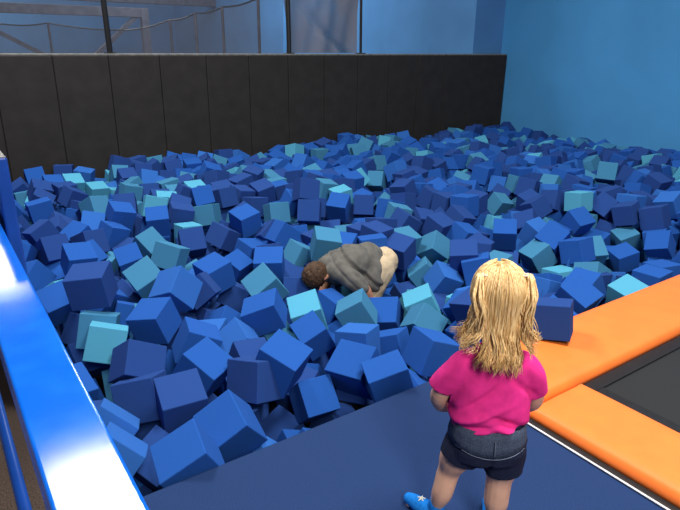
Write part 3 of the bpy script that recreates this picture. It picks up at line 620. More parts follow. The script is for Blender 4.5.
('R',4957,7108,73,795,-290,502,177,212,0,0,'tilted royal blue foam cube, second from left, in line with bending person, farthest stretch'),
('D',2765,4304,-112,98,730,676,30,211,0,0,'tilted dark blue foam cube, leftmost, in line with bending person, just beyond'),
('R',8007,4599,57,-54,-246,960,120,206,0,0,'tilted royal blue foam cube, rightmost, right of the child, farthest stretch'),
('T',1860,6835,2,201,612,758,103,199,0,0,'tilted turquoise foam cube, second from left, left of pit centre, far back'),
('R',4575,6496,17,206,944,116,230,211,0,0,'tipped royal blue foam cube, right one, in line with bending person, farthest stretch'),
('D',1953,6565,-29,520,-854,28,3,208,0,0,'tilted dark blue foam cube, left one, left of pit centre, far back'),
('D',3662,3233,-95,468,-505,-351,635,206,0,0,'tilted dark blue foam cube, beyond the child, level with bending person'),
('D',1264,2724,-451,529,-831,169,-38,203,0,0,'tilted dark blue foam cube, second from left, left of bending person, front row'),
('R',4117,7526,-3,350,-610,15,-711,210,0,0,'tipped royal blue foam cube, left of bending person, farthest stretch'),
('R',542,6261,15,962,57,-266,-16,206,0,0,'tipped royal blue foam cube, by the guard rail, just beyond bending person'),
('D',2379,7684,15,187,-676,688,-187,208,0,0,'tilted dark blue foam cube, second from left, left of pit centre, farthest stretch'),
('D',1223,2660,-207,-46,991,-92,91,205,0,0,'tilted dark blue foam cube, leftmost, left of bending person, front row'),
('R',4610,3951,-182,737,-167,188,-627,208,0,0,'tilted royal blue foam cube, left one, beyond the child, just beyond bending person'),
('R',5144,4701,-28,376,-205,903,-12,201,0,0,'tipped royal blue foam cube, beyond the child, far back'),
('D',8336,4531,25,462,475,449,599,197,0,0,'tilted dark blue foam cube, second from left, towards right edge, farthest stretch'),
('D',4107,2398,-153,644,-26,35,-763,197,0,0,'upright dark blue foam cube, right of the child, level with bending person'),
('R',7787,6423,67,548,82,832,5,207,0,0,'tilted royal blue foam cube, right one, beyond the child, farthest stretch'),
('R',6440,4225,83,478,-489,-565,-461,200,0,0,'upright royal blue foam cube, right of the child, farthest stretch'),
('D',3623,5654,68,119,-732,-660,118,208,0,0,'tilted dark blue foam cube, second from left, in line with bending person, far back'),
('R',9780,5488,4,56,977,45,199,199,0,0,'tilted royal blue foam cube, towards right edge, farthest stretch'),
('D',4824,6307,16,461,575,-570,-364,200,0,0,'tilted dark blue foam cube, right one, in line with bending person, farthest stretch'),
('R',6568,6942,91,499,448,558,-489,210,0,0,'upright royal blue foam cube, left one, between the two people, farthest stretch'),
('R',2627,2295,-176,807,-17,588,59,210,0,0,'tilted royal blue foam cube, between the two people, one row nearer'),
('R',3503,7507,-13,191,-810,70,550,204,0,0,'tilted royal blue foam cube, left of bending person, farthest stretch'),
('D',9425,7007,-20,222,149,-646,715,206,0,0,'tipped dark blue foam cube, right one, beyond the child, farthest stretch'),
('R',9845,5226,23,649,639,-346,-225,205,0,0,'upright royal blue foam cube, towards right edge, farthest stretch'),
('R',8405,5801,59,462,658,405,435,207,0,0,'tilted royal blue foam cube, third from left, right of the child, farthest stretch'),
('D',5079,7732,76,630,-399,434,-505,206,0,0,'tilted dark blue foam cube, left one, in line with bending person, farthest stretch'),
('T',5746,7547,52,304,-834,-207,-412,210,0,0,'tipped turquoise foam cube, in line with bending person, farthest stretch'),
('T',6143,5521,85,223,-972,36,-57,197,0,0,'tilted turquoise foam cube, beyond the child, farthest stretch'),
('D',1674,4063,-414,230,597,-664,-388,200,0,0,'tipped dark blue foam cube, left of pit centre, one row before bending person'),
('T',3265,5980,12,23,44,683,-729,199,0,0,'upright turquoise foam cube, left of bending person, far back'),
('D',1870,4857,-259,206,-13,-501,840,210,0,0,'tipped dark blue foam cube, second from left, left of pit centre, level with bending person'),
('D',5034,5519,9,772,-624,-102,65,208,0,0,'tilted dark blue foam cube, second from left, between the two people, farthest stretch'),
('D',3681,5125,-183,519,-850,-81,-28,203,0,0,'tilted dark blue foam cube, fourth from left, in line with bending person, just beyond'),
('D',1334,5192,-203,798,-146,569,137,201,0,0,'tilted dark blue foam cube, right one, by the guard rail, level with bending person'),
]
GROUPS = {}
for r in CUBES: GROUPS[r[-1]] = 1
for r in CUBES: props(cube(*r[:-1]), r[-1], 'foam cube', 'foam cubes in the pit')
# the many smaller ones behind and below, as one heap
HEAP = '''
D 3209 5049 -15 -4 -84 -53 13 199
M 4635 3436 -245 54 -10 52 65 212
D 2241 7925 53 64 -8 -2 76 209
R 5662 6617 74 68 -70 20 8 204
T 5492 5195 -58 58 -59 13 55 201
R 1655 2737 -413 45 -73 14 49 211
R 6315 6488 87 15 -11 -80 58 210
R 3877 5115 -67 98 5 -17 0 208
R 2659 4529 -109 71 -15 17 67 196
M 6827 5157 41 -10 -57 -80 -16 200
R 4815 7730 20 6 -2 79 -61 209
R 5448 7624 82 2 91 -9 -39 211
R 1173 6514 -183 94 -11 12 -30 204
D 6255 4985 22 37 -46 -37 72 202
M 1024 2085 -311 89 22 24 -32 205
T 2676 3756 -366 51 50 50 -49 209
L 2362 6206 23 55 -45 -55 44 199
R 4483 4850 27 75 0 -65 7 206
R 7792 5063 25 23 69 68 6 203
D 6185 6027 66 38 -67 -49 40 202
L 8435 4320 67 80 59 7 3 208
D 2596 5984 26 44 59 -44 -52 209
D 8317 7682 58 10 -44 -16 -88 211
R 8619 4777 57 7 -5 78 62 204
M 5217 5020 -65 50 38 74 23 209
R 4357 3707 -191 93 6 16 31 205
T 3288 6227 37 97 17 12 13 209
R 3840 5640 42 65 -74 13 11 211
D 883 5925 -74 2 32 -10 94 197
R 4783 2017 -42 46 89 0 1 211
D 5633 6357 -2 61 71 -33 7 198
R 5941 6143 17 70 -5 16 69 210
D 8001 6894 55 17 -96 -11 -17 206
D 2404 6612 6 56 -36 49 -56 202
M 6781 6519 107 57 44 44 54 197
L 5680 2820 -331 79 19 58 8 200
D 7291 5056 69 -7 -78 -26 -57 210
M 7294 4799 0 69 38 -49 -38 211
T 3299 7686 -2 59 -75 31 -2 198
R 7601 3763 69 7 71 -69 14 203
D 1232 6529 -115 59 8 14 79 209
R 5114 6692 31 13 96 17 18 200
D 3730 7181 1 9 -12 99 -3 196
L 4361 5876 -18 51 -48 22 -68 203
R 2558 7150 -25 58 36 41 -60 211
R 9374 7246 8 96 5 27 1 204
T 3837 6092 53 95 27 -11 4 204
D 7309 7300 54 10 89 20 39 206
M 4330 2706 -174 17 31 66 67 206
D 465 2180 -422 60 34 50 51 210
R 6303 7127 81 2 -20 -11 97 202
T 3004 4238 -110 22 -65 68 25 201
R 6615 5812 54 73 -2 29 62 208
D 7628 4338 27 83 53 -4 19 203
M 3707 7924 -15 70 -26 11 -66 211
M 6807 7830 49 53 79 -31 -6 204
D 2214 4236 -129 -6 3 51 -86 202
D 2377 2011 -32 69 14 14 70 212
T 9259 6008 -25 56 -44 -21 -67 207
R 5539 2662 -130 66 -27 70 5 204
M 6984 6019 67 41 -71 -36 -45 206
L 6173 7631 68 55 -18 0 -81 197
D 2429 5652 -136 31 -61 57 46 202
D 3946 3120 -228 26 -36 -70 56 209
T 3983 4859 -72 40 -86 -25 -22 197
R 8947 7143 -7 98 -14 -1 -14 210
R 5650 7938 112 50 -50 -53 47 202
T 7541 4807 -64 67 -25 -69 11 206
R 4390 7928 -1 71 68 -7 19 209
D 5979 4456 26 58 -22 -6 -78 202
L 6021 6434 12 79 -19 -1 -59 196
T 6672 6289 48 54 48 -59 -36 211
M 6210 4479 38 -6 6 98 18 202
D 7239 5295 77 26 -2 -16 -95 212
D 1060 2433 -350 69 23 53 -43 201
D 505 5785 -80 72 20 -15 -65 201
R 6242 6249 64 54 42 41 -60 207
D 562 6026 -75 23 2 96 -14 203
D 6278 3085 -14 62 -34 47 53 201
R 2934 3434 -390 70 -10 64 31 212
D 9043 4479 29 64 70 -28 16 200
M 4194 2990 -133 18 74 62 18 201
R 4748 5235 -11 12 80 -11 -58 201
R 1122 6768 -206 99 0 15 4 207
M 3672 2985 -190 18 73 63 19 203
R 7926 7318 24 17 0 -82 -54 205
R 2939 7909 19 57 22 -60 -52 198
M 4915 3811 -146 72 -30 -62 5 204
D 7555 6407 37 13 -75 -64 11 199
R 6198 6866 29 72 21 56 33 208
D 3508 6297 8 62 -38 -45 -52 200
D 9435 7817 48 63 -32 65 -27 212
R 1694 5640 -151 50 -64 -44 -39 210
R 3699 5861 59 12 -70 -71 -3 201
R 8293 6306 7 22 -80 -52 19 208
D 3035 7568 31 48 -70 -50 19 210
R 4406 6288 -55 32 64 -56 41 211
D 8160 4794 52 19 83 -50 -13 199
D 8395 4968 37 35 62 46 53 198
M 5870 7345 -27 60 -38 -35 60 197
T 6670 4219 7 49 58 56 -32 207
R 5939 5753 -181 92 -39 6 2 208
M 2966 2644 -174 21 -61 -76 -5 212
L 7402 3373 98 20 -93 -31 -2 212
D 7949 5938 -10 45 67 53 25 196
R 8168 5420 17 38 54 39 -64 208
D 2633 7717 45 15 -48 86 -4 198
M 4315 2383 -218 15 9 21 96 202
D 8177 5184 19 78 11 62 -8 205
R 1653 5356 -167 70 -30 46 46 211
D 1931 6113 -8 18 -65 -13 73 197
D 3238 7135 -19 72 -20 -6 66 200
D 8918 5748 -42 76 -26 50 -31 203
L 7767 6946 13 77 -30 25 51 199
T 2534 6882 -31 83 48 -4 -28 205
T 5897 6650 34 46 -55 -35 60 203
D 6868 5712 -32 83 -53 -15 -12 211
D 3731 7438 -30 53 80 -28 8 201
T 3190 6623 23 92 37 12 0 200
R 4038 7051 8 67 72 17 6 211
T 6412 7677 51 68 -71 5 18 212
L 2907 3113 -335 40 57 -29 -66 203
R 3838 6633 -39 48 82 -18 25 207
D 6988 3879 -71 54 13 80 -22 205
D 8017 6365 -4 8 78 52 33 201
D 995 2721 -346 26 8 87 -41 207
T 1623 4400 -242 5 -98 0 -21 196
R 5882 3000 -100 18 65 -73 9 197
D 3912 5861 37 54 -42 -43 -59 207
R 6760 3153 9 25 64 67 -29 203
T 7802 3753 63 59 -51 -42 -47 197
D 6077 3501 56 34 -50 63 -49 210
T 3006 4829 -186 95 16 -26 -2 200
R 3180 5755 2 -7 69 -72 -3 208
D 429 4186 -366 45 -65 58 22 205
D 2604 6527 30 10 -3 -60 79 203
D 4842 4580 17 1 100 3 2 204
R 5274 2457 -322 44 -14 -72 -53 200
D 5974 7713 65 67 40 47 41 198
R 8893 4242 25 25 -66 0 70 199
T 9175 5478 -21 99 5 -9 6 209
R 4902 6539 3 -8 60 77 -19 209
M 1849 7490 -165 63 -52 38 43 209
R 2291 4513 -202 59 -67 26 37 206
R 478 2437 -426 34 62 -44 -56 210
D 2146 7678 44 68 21 9 70 197
D 8658 7879 55 57 -60 39 41 200
R 4864 6753 -3 56 -54 40 -48 207
T 2958 5032 -166 60 10 -79 0 206
T 5391 3358 -110 -3 -99 13 1 201
R 5958 6885 52 47 59 -54 37 207
M 3130 7802 18 48 -19 75 -40 207
R 2724 7917 41 56 -26 58 54 206
R 2835 3511 -162 82 3 57 1 204
M 2210 6810 -43 42 -77 47 -8 199
M 6259 4000 51 17 79 11 57 201
R 6368 5495 45 62 -4 -22 -75 197
D 2462 3766 -175 66 -2 -14 74 200
R 8501 7453 50 10 63 38 -67 198
D 1853 7058 -83 34 62 57 43 204
T 2145 6225 -12 2 3 -82 57 207
R 2799 7161 -22 38 -43 -63 -53 203
M 6532 3149 -15 46 59 -59 29 211
R 3427 6724 12 8 87 -39 -28 201
R 8639 5231 12 61 11 77 14 202
T 2469 7932 25 43 -55 39 -60 210
M 6781 4658 13 57 27 -59 -50 211
L 1787 7280 -187 -1 -100 1 8 204
L 2954 2665 -201 60 -44 -53 -41 203
D 7076 5013 69 37 44 65 49 206
D 1262 6283 -99 49 -86 -15 3 202
T 6059 7123 34 97 -7 24 -3 211
D 2126 4896 -362 1 -85 4 -53 205
M 5652 5005 -152 70 -70 -2 -14 202
R 5022 7452 24 16 -80 -57 -10 196
R 7762 5517 0 44 46 -67 -39 210
D 2224 5012 -130 58 -40 -35 62 203
D 6461 4607 48 99 -10 -8 7 202
L 8361 6050 22 62 -77 -5 -11 202
R 4880 5706 -143 4 -14 -51 84 207
D 7070 3494 85 19 -54 20 79 210
R 1304 3788 -190 40 26 76 -44 210
T 6104 7343 20 71 -13 -6 69 201
D 8176 5870 8 65 -72 26 3 205
T 1709 6313 -158 62 53 39 -43 208
R 4258 3449 -280 27 -74 -12 -61 211
D 3021 7318 18 47 -8 -88 2 210
D 7935 5711 10 96 -17 -12 -19 210
R 8206 3812 56 25 -44 -68 54 198
D 4507 5122 17 65 -74 14 8 200
R 448 3224 -357 60 -20 8 77 202
T 980 3603 -170 58 -50 -29 -57 201
R 4938 3343 -159 14 -98 -12 6 199
R 3458 4542 -195 60 2 77 23 211
R 4118 5838 21 68 14 13 -71 201
T 7989 7825 40 9 -64 -17 74 199
M 9389 5684 -22 67 9 -45 -58 200
R 6480 3924 -51 52 -54 -39 54 210
M 1253 2894 -272 23 73 60 -22 197
R 7549 5083 -9 67 -28 2 69 208
D 3484 7168 -56 20 -2 98 4 211
L 1930 7926 -112 58 -47 -41 -52 202
D 364 2685 -196 54 83 0 -11 212
M 6798 6749 65 58 -59 34 45 204
D 4104 3668 -154 8 70 -70 -13 209
D 4267 2129 -157 51 30 -59 -55 203
D 4976 5228 -61 14 -1 98 -13 203
M 5862 7936 52 10 6 72 -69 205
R 5190 2648 -400 58 34 69 -27 205
R 2154 5623 -152 61 42 45 -49 197
D 6322 3288 -7 39 59 48 -52 200
D 7602 6005 -21 27 -37 63 63 198
D 4078 4137 -86 29 -49 -78 -25 196
R 5355 6223 -35 83 -33 6 45 211
M 7574 7311 8 32 10 59 -73 208
R 8647 6363 4 94 29 12 17 199
D 3398 2215 -157 83 -13 51 -19 206
D 5464 6725 19 58 -48 -47 46 203
M 647 4213 -273 60 -38 57 -41 207
R 2419 4883 -162 51 -13 -82 21 210
L 3191 6869 -36 23 76 -60 7 211
D 9213 7937 15 69 -7 10 72 208
T 7065 6734 82 45 49 -45 59 202
T 5375 7352 36 67 48 47 30 207
R 6066 2652 -130 50 -69 -29 43 204
M 8223 5630 6 61 54 50 29 201
T 5185 3614 -224 6 -17 30 -94 196
R 4263 2289 -391 10 -10 -97 21 205
R 5060 2884 -298 37 -42 -67 -50 196
D 3810 2798 -245 19 70 -68 -1 202
R 6488 4856 -22 83 -7 -15 53 198
D 1097 6983 -185 7 -68 -13 72 208
R 9013 6101 -22 33 0 -88 -34 203
T 3941 7726 -64 3 25 -91 -33 209
D 4314 5382 -168 65 -7 75 -13 204
D 2128 3863 -165 38 -60 2 -71 205
T 5598 4277 -181 52 37 54 55 204
R 6985 3245 37 32 -58 51 -55 201
D 5787 4509 -185 18 -16 -96 16 199
R 5880 2501 81 22 60 13 76 210
M 6355 5792 72 6 -59 7 80 202
R 1293 2017 -326 69 -14 23 -67 206
D 2437 5136 -24 18 -16 63 74 197
T 7771 4116 11 5 6 -22 -97 202
D 1550 4624 -206 12 -55 1 -83 209
D 1086 4793 -369 17 36 74 54 206
D 3456 2677 -161 54 -64 42 34 210
D 9377 6636 -65 44 88 8 -15 210
L 6156 5671 -124 17 56 0 81 210
R 9141 5745 -50 19 4 86 -47 199
R 9196 7684 -9 31 -65 27 -64 208
R 7039 4743 10 50 48 -32 64 207
R 6556 6493 48 65 45 -28 55 205
D 3490 3016 -161 7 99 -7 -8 212
M 5598 3501 41 73 65 -6 19 203
M 7173 3722 65 79 -62 -1 2 206
L 7014 5255 46 4 -57 -15 -80 203
D 3014 7098 1 57 -10 -82 4 196
R 8500 7133 -3 94 -15 -15 -28 210
R 4003 3102 -365 19 -46 -7 -87 209
R 7858 4370 -15 30 -52 -58 55 204
M 1527 4166 -217 20 -57 77 -19 208
D 5386 4214 -290 6 7 -48 -87 199
D 2795 4760 -189 78 60 -6 16 208
D 6266 5274 19 2 -45 -70 -55 197
R 4302 5177 -136 61 42 -41 53 204
R 9029 7399 -34 36 19 8 -91 197
D 7009 5481 6 7 62 19 -76 197
R 3108 2041 -74 20 -96 0 -21 204
R 8741 7538 13 61 25 -25 71 197
D 1922 3389 -338 14 42 -15 -88 202
R 3580 6898 -51 75 -52 24 -34 201
R 4348 6854 -26 7 -32 -42 -84 202
D 4613 6758 -59 9 41 11 -90 207
D 4902 4294 -242 3 38 31 87 205
M 7870 7550 23 37 -39 45 72 208
T 8104 6120 -48 7 -91 4 42 203
R 4246 3183 -406 72 -46 -37 -36 210
T 8307 6610 -21 28 62 64 -36 209
R 9353 4535 14 70 -10 -67 -25 197
T 9384 5280 -62 62 -56 -45 -30 208
D 2722 2670 -338 70 64 18 -24 203
D 7486 7607 0 44 58 58 36 212
R 3838 6347 -15 63 -5 -40 67 211
M 7220 5522 18 13 3 0 -99 203
L 8576 6736 -28 49 -60 17 -61 207
D 3453 5222 -145 12 71 66 -23 207
M 5015 7944 22 15 69 71 -6 212
R 9114 4235 45 -12 62 -78 4 202
M 1706 7951 -174 -1 -71 -69 16 196
R 9182 4685 -1 56 -27 64 46 198
D 3845 4828 -223 10 90 1 -43 197
D 1837 5124 -231 63 49 51 32 209
D 2369 5867 15 67 17 71 12 211
D 5089 5792 7 63 67 38 10 198
D 4526 5341 -164 80 -60 7 0 197
L 6532 6712 56 78 62 1 4 208
L 8960 5474 -35 61 -40 60 -33 206
L 9480 6358 -67 35 58 -44 -59 205
L 601 4488 -199 46 -40 -78 -10 199
T 1691 7711 -182 3 91 40 -3 199
D 2166 4986 -148 83 -56 3 4 199
D 9511 6101 -41 2 -71 23 -66 206
L 2377 2364 -306 96 -23 8 -12 207
T 2462 5347 -174 3 -59 -1 80 201
M 7284 6647 48 51 -44 62 -39 202
L 8741 5489 -57 34 59 49 54 200
L 821 7088 -174 81 3 -54 -23 201
R 5398 7941 -6 28 0 -96 2 206
D 7390 4495 -114 79 38 46 14 212
D 2452 3778 -378 4 -71 68 -17 207
R 4483 3539 -422 10 -65 -72 22 196
D 5918 2659 -365 57 80 12 16 204
R 1343 5623 -177 50 7 16 -85 208
R 4327 3084 -311 27 44 57 -64 203
D 5807 5328 -119 3 12 15 -98 201
R 1631 6772 -186 0 -70 -17 -70 201
R 2086 4506 -414 9 1 -16 -98 209
R 1908 5592 -198 47 58 -61 29 211
D 7756 7779 6 79 -60 -1 -6 208
D 2194 5384 -352 90 10 -40 17 197
R 1723 7070 -247 7 -21 9 -97 200
R 6988 6973 39 62 26 62 39 205
R 2965 6669 -22 8 -3 -65 75 197
L 8988 7678 -4 5 65 -1 -76 204
M 3753 2295 -114 62 -22 64 -41 206
R 4756 4332 -25 50 -77 -33 -21 200
D 8597 5015 7 63 -35 -51 46 199
M 8720 7303 -28 28 72 -55 31 200
D 9142 5265 -74 2 51 12 -85 201
D 1101 5065 -437 -12 97 -12 16 198
L 8760 6074 -1 70 18 -61 -33 208
D 3730 3443 -325 12 -13 -98 -10 200
D 9327 5058 -15 17 73 -66 -8 197
T 7409 6193 -40 35 -57 -57 47 210
R 6593 7919 28 41 68 35 -50 197
M 1311 3033 -420 45 -89 3 -9 211
R 2721 5428 -226 24 53 -81 10 200
D 4405 5807 -244 44 -81 29 24 200
D 2839 6480 23 26 58 -77 1 200
D 2148 2244 -406 21 2 -95 -24 208
R 7040 6459 43 52 53 50 45 204
M 8087 7601 7 73 65 2 22 197
L 8215 7887 11 70 -35 -49 -38 209
R 8899 6408 -51 58 3 55 -61 199
D 4930 4986 -54 64 -15 -33 -67 205
D 6970 7293 16 64 24 -70 21 208
R 522 5546 -181 70 -20 52 45 199
L 3797 3674 -266 83 30 -48 -1 207
D 5453 2291 -228 99 3 -6 12 203
D 6766 5395 12 -3 -7 -62 -78 206
L 1772 3165 -385 7 -34 70 62 197
R 5744 6904 14 -4 -3 -100 -3 201
R 828 3767 -363 50 66 -24 50 198
D 4807 2207 -214 31 -95 -4 -2 207
R 2561 3997 -170 68 -12 25 -68 211
D 4766 7943 9 13 13 60 -78 196
D 1964 2662 -440 68 -31 -66 6 199
L 4868 4043 -233 8 72 68 -15 211
D 7508 7928 -80 22 -72 -59 30 199
R 1800 2095 -378 27 78 54 13 203
L 3425 2960 -268 77 -10 60 17 204
R 5344 4292 -366 31 72 25 57 201
D 4091 5396 -137 86 -11 -50 0 201
D 4602 3014 -143 45 66 -52 29 209
T 6147 7890 35 65 -48 -40 43 196
L 7208 3228 43 57 -30 52 -57 201
D 1341 5092 -414 23 10 96 10 209
R 8466 3943 10 4 -88 -41 -25 202
D 460 4391 -420 50 39 -70 -34 199
T 4830 2870 -185 61 37 -28 64 204
R 3274 7380 -80 7 98 -4 19 200
R 5531 2572 -346 21 -70 -34 -60 208
M 7154 7550 -12 71 -52 47 7 197
D 6615 3708 -93 6 -48 5 -87 206
D 2149 5124 -356 85 -52 5 3 197
D 5919 2983 -302 38 -58 39 -61 209
R 552 7053 -99 85 14 39 -31 202
D 5726 6074 -3 47 -62 -48 -40 201
R 2550 4273 -177 86 -4 -50 -4 204
D 5092 3129 -284 52 59 -48 40 200
R 4145 7927 -109 62 45 36 54 209
D 7812 6695 -30 91 -41 1 -1 203
R 2456 2744 -489 -23 21 65 69 200
D 1105 7202 -59 26 -77 25 -53 203
D 5615 3782 10 67 -18 -71 10 200
R 2171 4282 -360 71 -27 64 6 199
D 1019 6237 -222 18 59 7 78 208
D 4385 7348 -68 57 -22 -51 60 201
D 5927 3302 -75 31 -57 -54 -55 205
D 1416 5893 -159 3 -62 -77 15 212
T 2193 4722 -318 19 -81 10 -55 199
R 8906 7929 -25 15 1 98 -10 206
T 7240 4254 -101 4 -75 24 -62 206
R 3992 7259 -54 42 68 -54 -28 212
R 7956 5256 -19 76 1 -64 -10 196
D 8682 4333 23 65 10 -74 -16 201
D 4814 3196 -282 1 -84 23 -49 203
D 473 5283 -159 65 -27 -71 6 199
D 769 6656 -151 36 -27 -83 -34 203
D 3273 2509 -100 0 -4 -69 72 198
R 3812 3901 -207 3 -2 23 -97 200
R 4534 5378 -187 5 -9 80 -59 211
D 8465 5527 -41 6 -15 -63 -76 205
T 734 6237 -153 7 -63 77 12 209
M 3498 5432 -143 3 -4 -100 -8 198
R 7192 4024 -135 56 26 -34 -71 198
D 1593 5073 -418 -2 -20 -10 97 199
R 5011 2330 -246 80 57 18 6 199
T 1178 4577 -359 23 34 6 -91 196
R 2953 5495 -138 66 -14 -71 21 197
D 324 3852 -92 4 -13 -40 91 198
M 3205 5034 -246 8 17 -96 -19 199
D 4276 4768 -140 68 21 -70 -9 209
D 2341 2132 -236 24 -26 -94 -5 212
T 5641 3438 -158 -3 -19 97 -15 205
D 7704 5290 -22 23 -9 -95 20 197
R 4609 4559 -33 14 17 -65 73 198
D 6367 7922 18 9 13 79 60 202
R 2696 5027 -200 12 -92 -37 7 197
M 6276 2786 -94 67 48 -57 -5 199
M 6745 7163 37 70 -4 71 5 201
T 7558 6618 -45 22 32 66 -64 200
R 1898 5353 -201 15 5 49 86 201
R 4328 4013 -138 29 -30 71 -57 207
D 1165 5354 -270 52 66 -40 37 205
R 9415 7650 -98 6 2 -40 -92 208
R 2249 2687 -409 20 -75 -60 -19 211
D 3955 5059 -225 98 5 -17 3 203
D 4700 6207 -184 19 10 58 -79 204
D 6465 6234 -31 70 -10 -23 -67 204
R 1345 4021 -141 58 36 26 69 208
L 4529 3222 -361 55 -16 81 -16 207
D 2129 6005 -174 9 2 -98 16 200
D 1331 4232 -232 29 -69 66 -10 212
R 7494 6890 -12 62 39 67 -13 203
D 3450 5066 -356 54 -40 35 65 208
R 1893 5415 -401 57 56 29 52 211
D 5325 4509 -348 17 -58 -11 -79 200
R 2857 7671 -30 48 12 6 -86 205
D 9075 6823 -147 18 17 -85 47 205
R 1555 5659 -349 45 35 39 -72 199
T 2764 4491 -166 43 -9 -18 -88 202
R 3426 3285 -266 9 54 -24 -80 196
T 5133 6291 -175 0 21 -75 -62 211
R 6329 3499 -27 5 -21 -65 -73 196
R 805 3528 -354 31 -18 -74 -56 202
R 4825 6209 -384 54 44 43 -57 210
M 1772 3925 -486 62 62 -42 23 206
D 5356 3974 -238 46 40 40 69 211
R 5648 4028 -182 6 93 30 -19 200
M 8132 7381 -17 50 34 61 -52 199
M 8232 7155 -27 96 18 -21 2 209
R 1322 5440 -461 68 14 27 -67 199
R 4760 3733 -422 65 25 11 71 202
D 3537 2435 -196 47 -67 -38 -43 204
D 1926 4122 -394 19 2 78 59 207
D 2760 3969 -49 57 42 -29 -64 200
D 4878 6024 -136 40 -21 -63 63 205
T 5514 6924 -51 98 -10 16 -2 200
R 5101 4274 -376 24 -63 72 12 211
T 5688 3171 -328 26 0 -95 -18 201
R 670 6883 -228 3 58 -79 20 197
T 1357 7500 -196 28 68 -49 46 206
T 2640 2670 -349 46 41 -43 66 210
M 3230 4205 -104 62 19 -12 76 204
R 3534 3809 -227 71 68 16 -11 201
D 5213 6008 -49 1 -84 -40 37 197
T 1026 3599 -405 77 58 25 -8 210
R 5194 2919 -394 50 12 -19 -84 211
R 5925 3249 -339 88 -35 31 10 200
D 1658 6515 -167 83 -1 -56 7 201
M 2576 4724 -256 5 -25 34 90 201
D 3716 2051 -288 14 -62 3 77 211
T 1886 3663 -237 89 -2 39 -24 196
R 3463 3266 -254 4 -7 -22 -97 208
L 1160 4274 -266 88 16 -45 3 206
R 1109 5903 -176 68 73 5 -4 203
D 1184 3772 -237 4 -48 4 88 212
D 1906 6490 -219 15 62 -10 -77 201
R 3797 4139 -223 72 12 20 -65 211
T 4609 3094 -165 7 -74 62 26 200
L 4667 3740 -177 54 -32 -35 69 201
T 4848 3117 -223 83 -51 7 20 199
M 6409 5434 -144 15 21 95 -17 208
R 1955 3180 -293 95 6 25 -20 210
D 6308 7331 10 20 68 -70 -3 207
D 7774 6197 -94 63 38 -21 -64 203
T 8840 4770 18 73 11 67 9 205
R 334 2878 -343 4 7 -16 98 201
R 514 5133 -330 62 29 -54 50 210
R 492 5945 -347 22 -16 13 95 207
D 739 2975 -307 69 -70 4 17 209
D 783 6254 -357 6 -93 -34 -10 207
R 719 7326 -307 75 8 -65 4 210
R 669 7573 -343 28 -74 61 5 204
D 797 7884 -328 54 -27 -77 -19 209
R 1031 3010 -357 56 -1 -60 -57 201
D 1901 7869 -339 22 -14 -97 0 211
D 2133 5623 -353 34 57 39 -64 206
D 2174 7842 -358 63 -17 73 23 198
D 2345 4027 -304 70 -52 -23 44 212
R 2424 4337 -341 4 31 -72 63 210
R 2413 4580 -356 36 69 -57 -27 196
D 2675 2039 -328 18 -14 70 -68 201
D 2744 4326 -359 64 -76 -6 11 209
D 2710 5649 -348 55 42 34 -64 205
M 2662 6219 -325 63 -13 75 -13 202
D 2643 6808 -316 51 -33 -36 70 198
R 2652 7265 -331 77 63 6 9 197
T 2669 7918 -360 70 71 6 -5 199
D 2980 2148 -343 20 1 56 80 208
D 2981 2403 -319 42 45 53 -58 199
L 2887 3734 -341 56 -45 50 -49 200
R 2908 5108 -360 4 -23 96 12 204
R 2986 5395 -344 14 -22 -29 -92 198
D 2945 5913 -305 67 -57 23 -42 206
D 2970 6159 -281 14 0 -99 1 201
D 2962 6415 -275 66 -39 -41 -49 211
T 3221 2847 -336 69 4 -9 -72 198
T 3223 6441 -348 20 -80 -2 -57 206
M 3434 2025 -323 86 0 51 -8 206
T 3472 2893 -356 70 -30 63 15 201
D 3449 4809 -359 77 13 5 -63 212
R 3388 5681 -357 25 64 29 67 212
R 3519 5946 -353 1 70 71 -7 212
D 3660 2702 -354 2 -67 -72 19 207
R 3660 2975 -354 72 28 53 -34 197
D 3725 3219 -337 53 9 84 -7 205
R 3719 5671 -358 7 -17 -5 -98 205
D 3661 6713 -351 34 -8 -17 92 210
D 4000 3463 -334 79 -2 -44 -43 202
R 4011 6179 -349 89 12 -7 43 205
R 4016 6475 -346 22 4 -97 0 203
T 3985 6760 -327 44 3 -63 -64 200
T 4024 7474 -347 85 20 48 6 212
T 4262 3452 -354 50 -53 49 -48 196
R 4319 3943 -334 74 65 16 -1 196
D 4241 4826 -347 0 65 -76 -2 212
D 4318 6212 -345 83 2 -49 -26 207
M 4483 4250 -344 68 8 17 -71 205
D 4619 7367 -356 12 -65 27 70 202
D 4569 7629 -359 4 -11 -17 -98 204
D 4782 3997 -351 45 -68 38 -45 211
R 4855 4842 -360 6 -11 63 76 204
R 4861 5648 -344 31 -48 55 -61 211
D 5099 5629 -309 10 -58 17 79 201
D 5123 7129 -359 72 17 58 33 204
D 5364 3212 -357 9 -72 69 4 203
M 5421 3445 -345 64 46 -21 -58 209
T 5385 5102 -343 20 -59 -32 72 200
R 5355 5696 -353 51 53 -50 46 212
T 5328 6552 -337 48 -51 -40 59 198
R 5346 7062 -344 3 67 -2 74 203
R 5370 7683 -295 53 37 49 58 211
D 5715 3432 -352 13 77 11 -61 207
T 5610 5053 -352 4 -74 67 2 202
D 5722 7584 -300 13 32 -71 -62 199
D 5614 7912 -327 97 -22 2 0 207
R 5904 2414 -322 21 67 7 -71 204
R 5965 3508 -337 44 40 62 -52 201
D 5937 3711 -346 66 74 -4 15 198
R 5970 3963 -329 77 -58 -12 24 201
L 5911 4246 -335 98 -12 -13 -8 198
R 5953 4769 -356 4 -55 -16 82 209
D 5940 5345 -310 48 61 56 -29 202
R 5887 5617 -331 25 15 89 34 204
D 6012 6797 -346 71 69 -8 -7 200
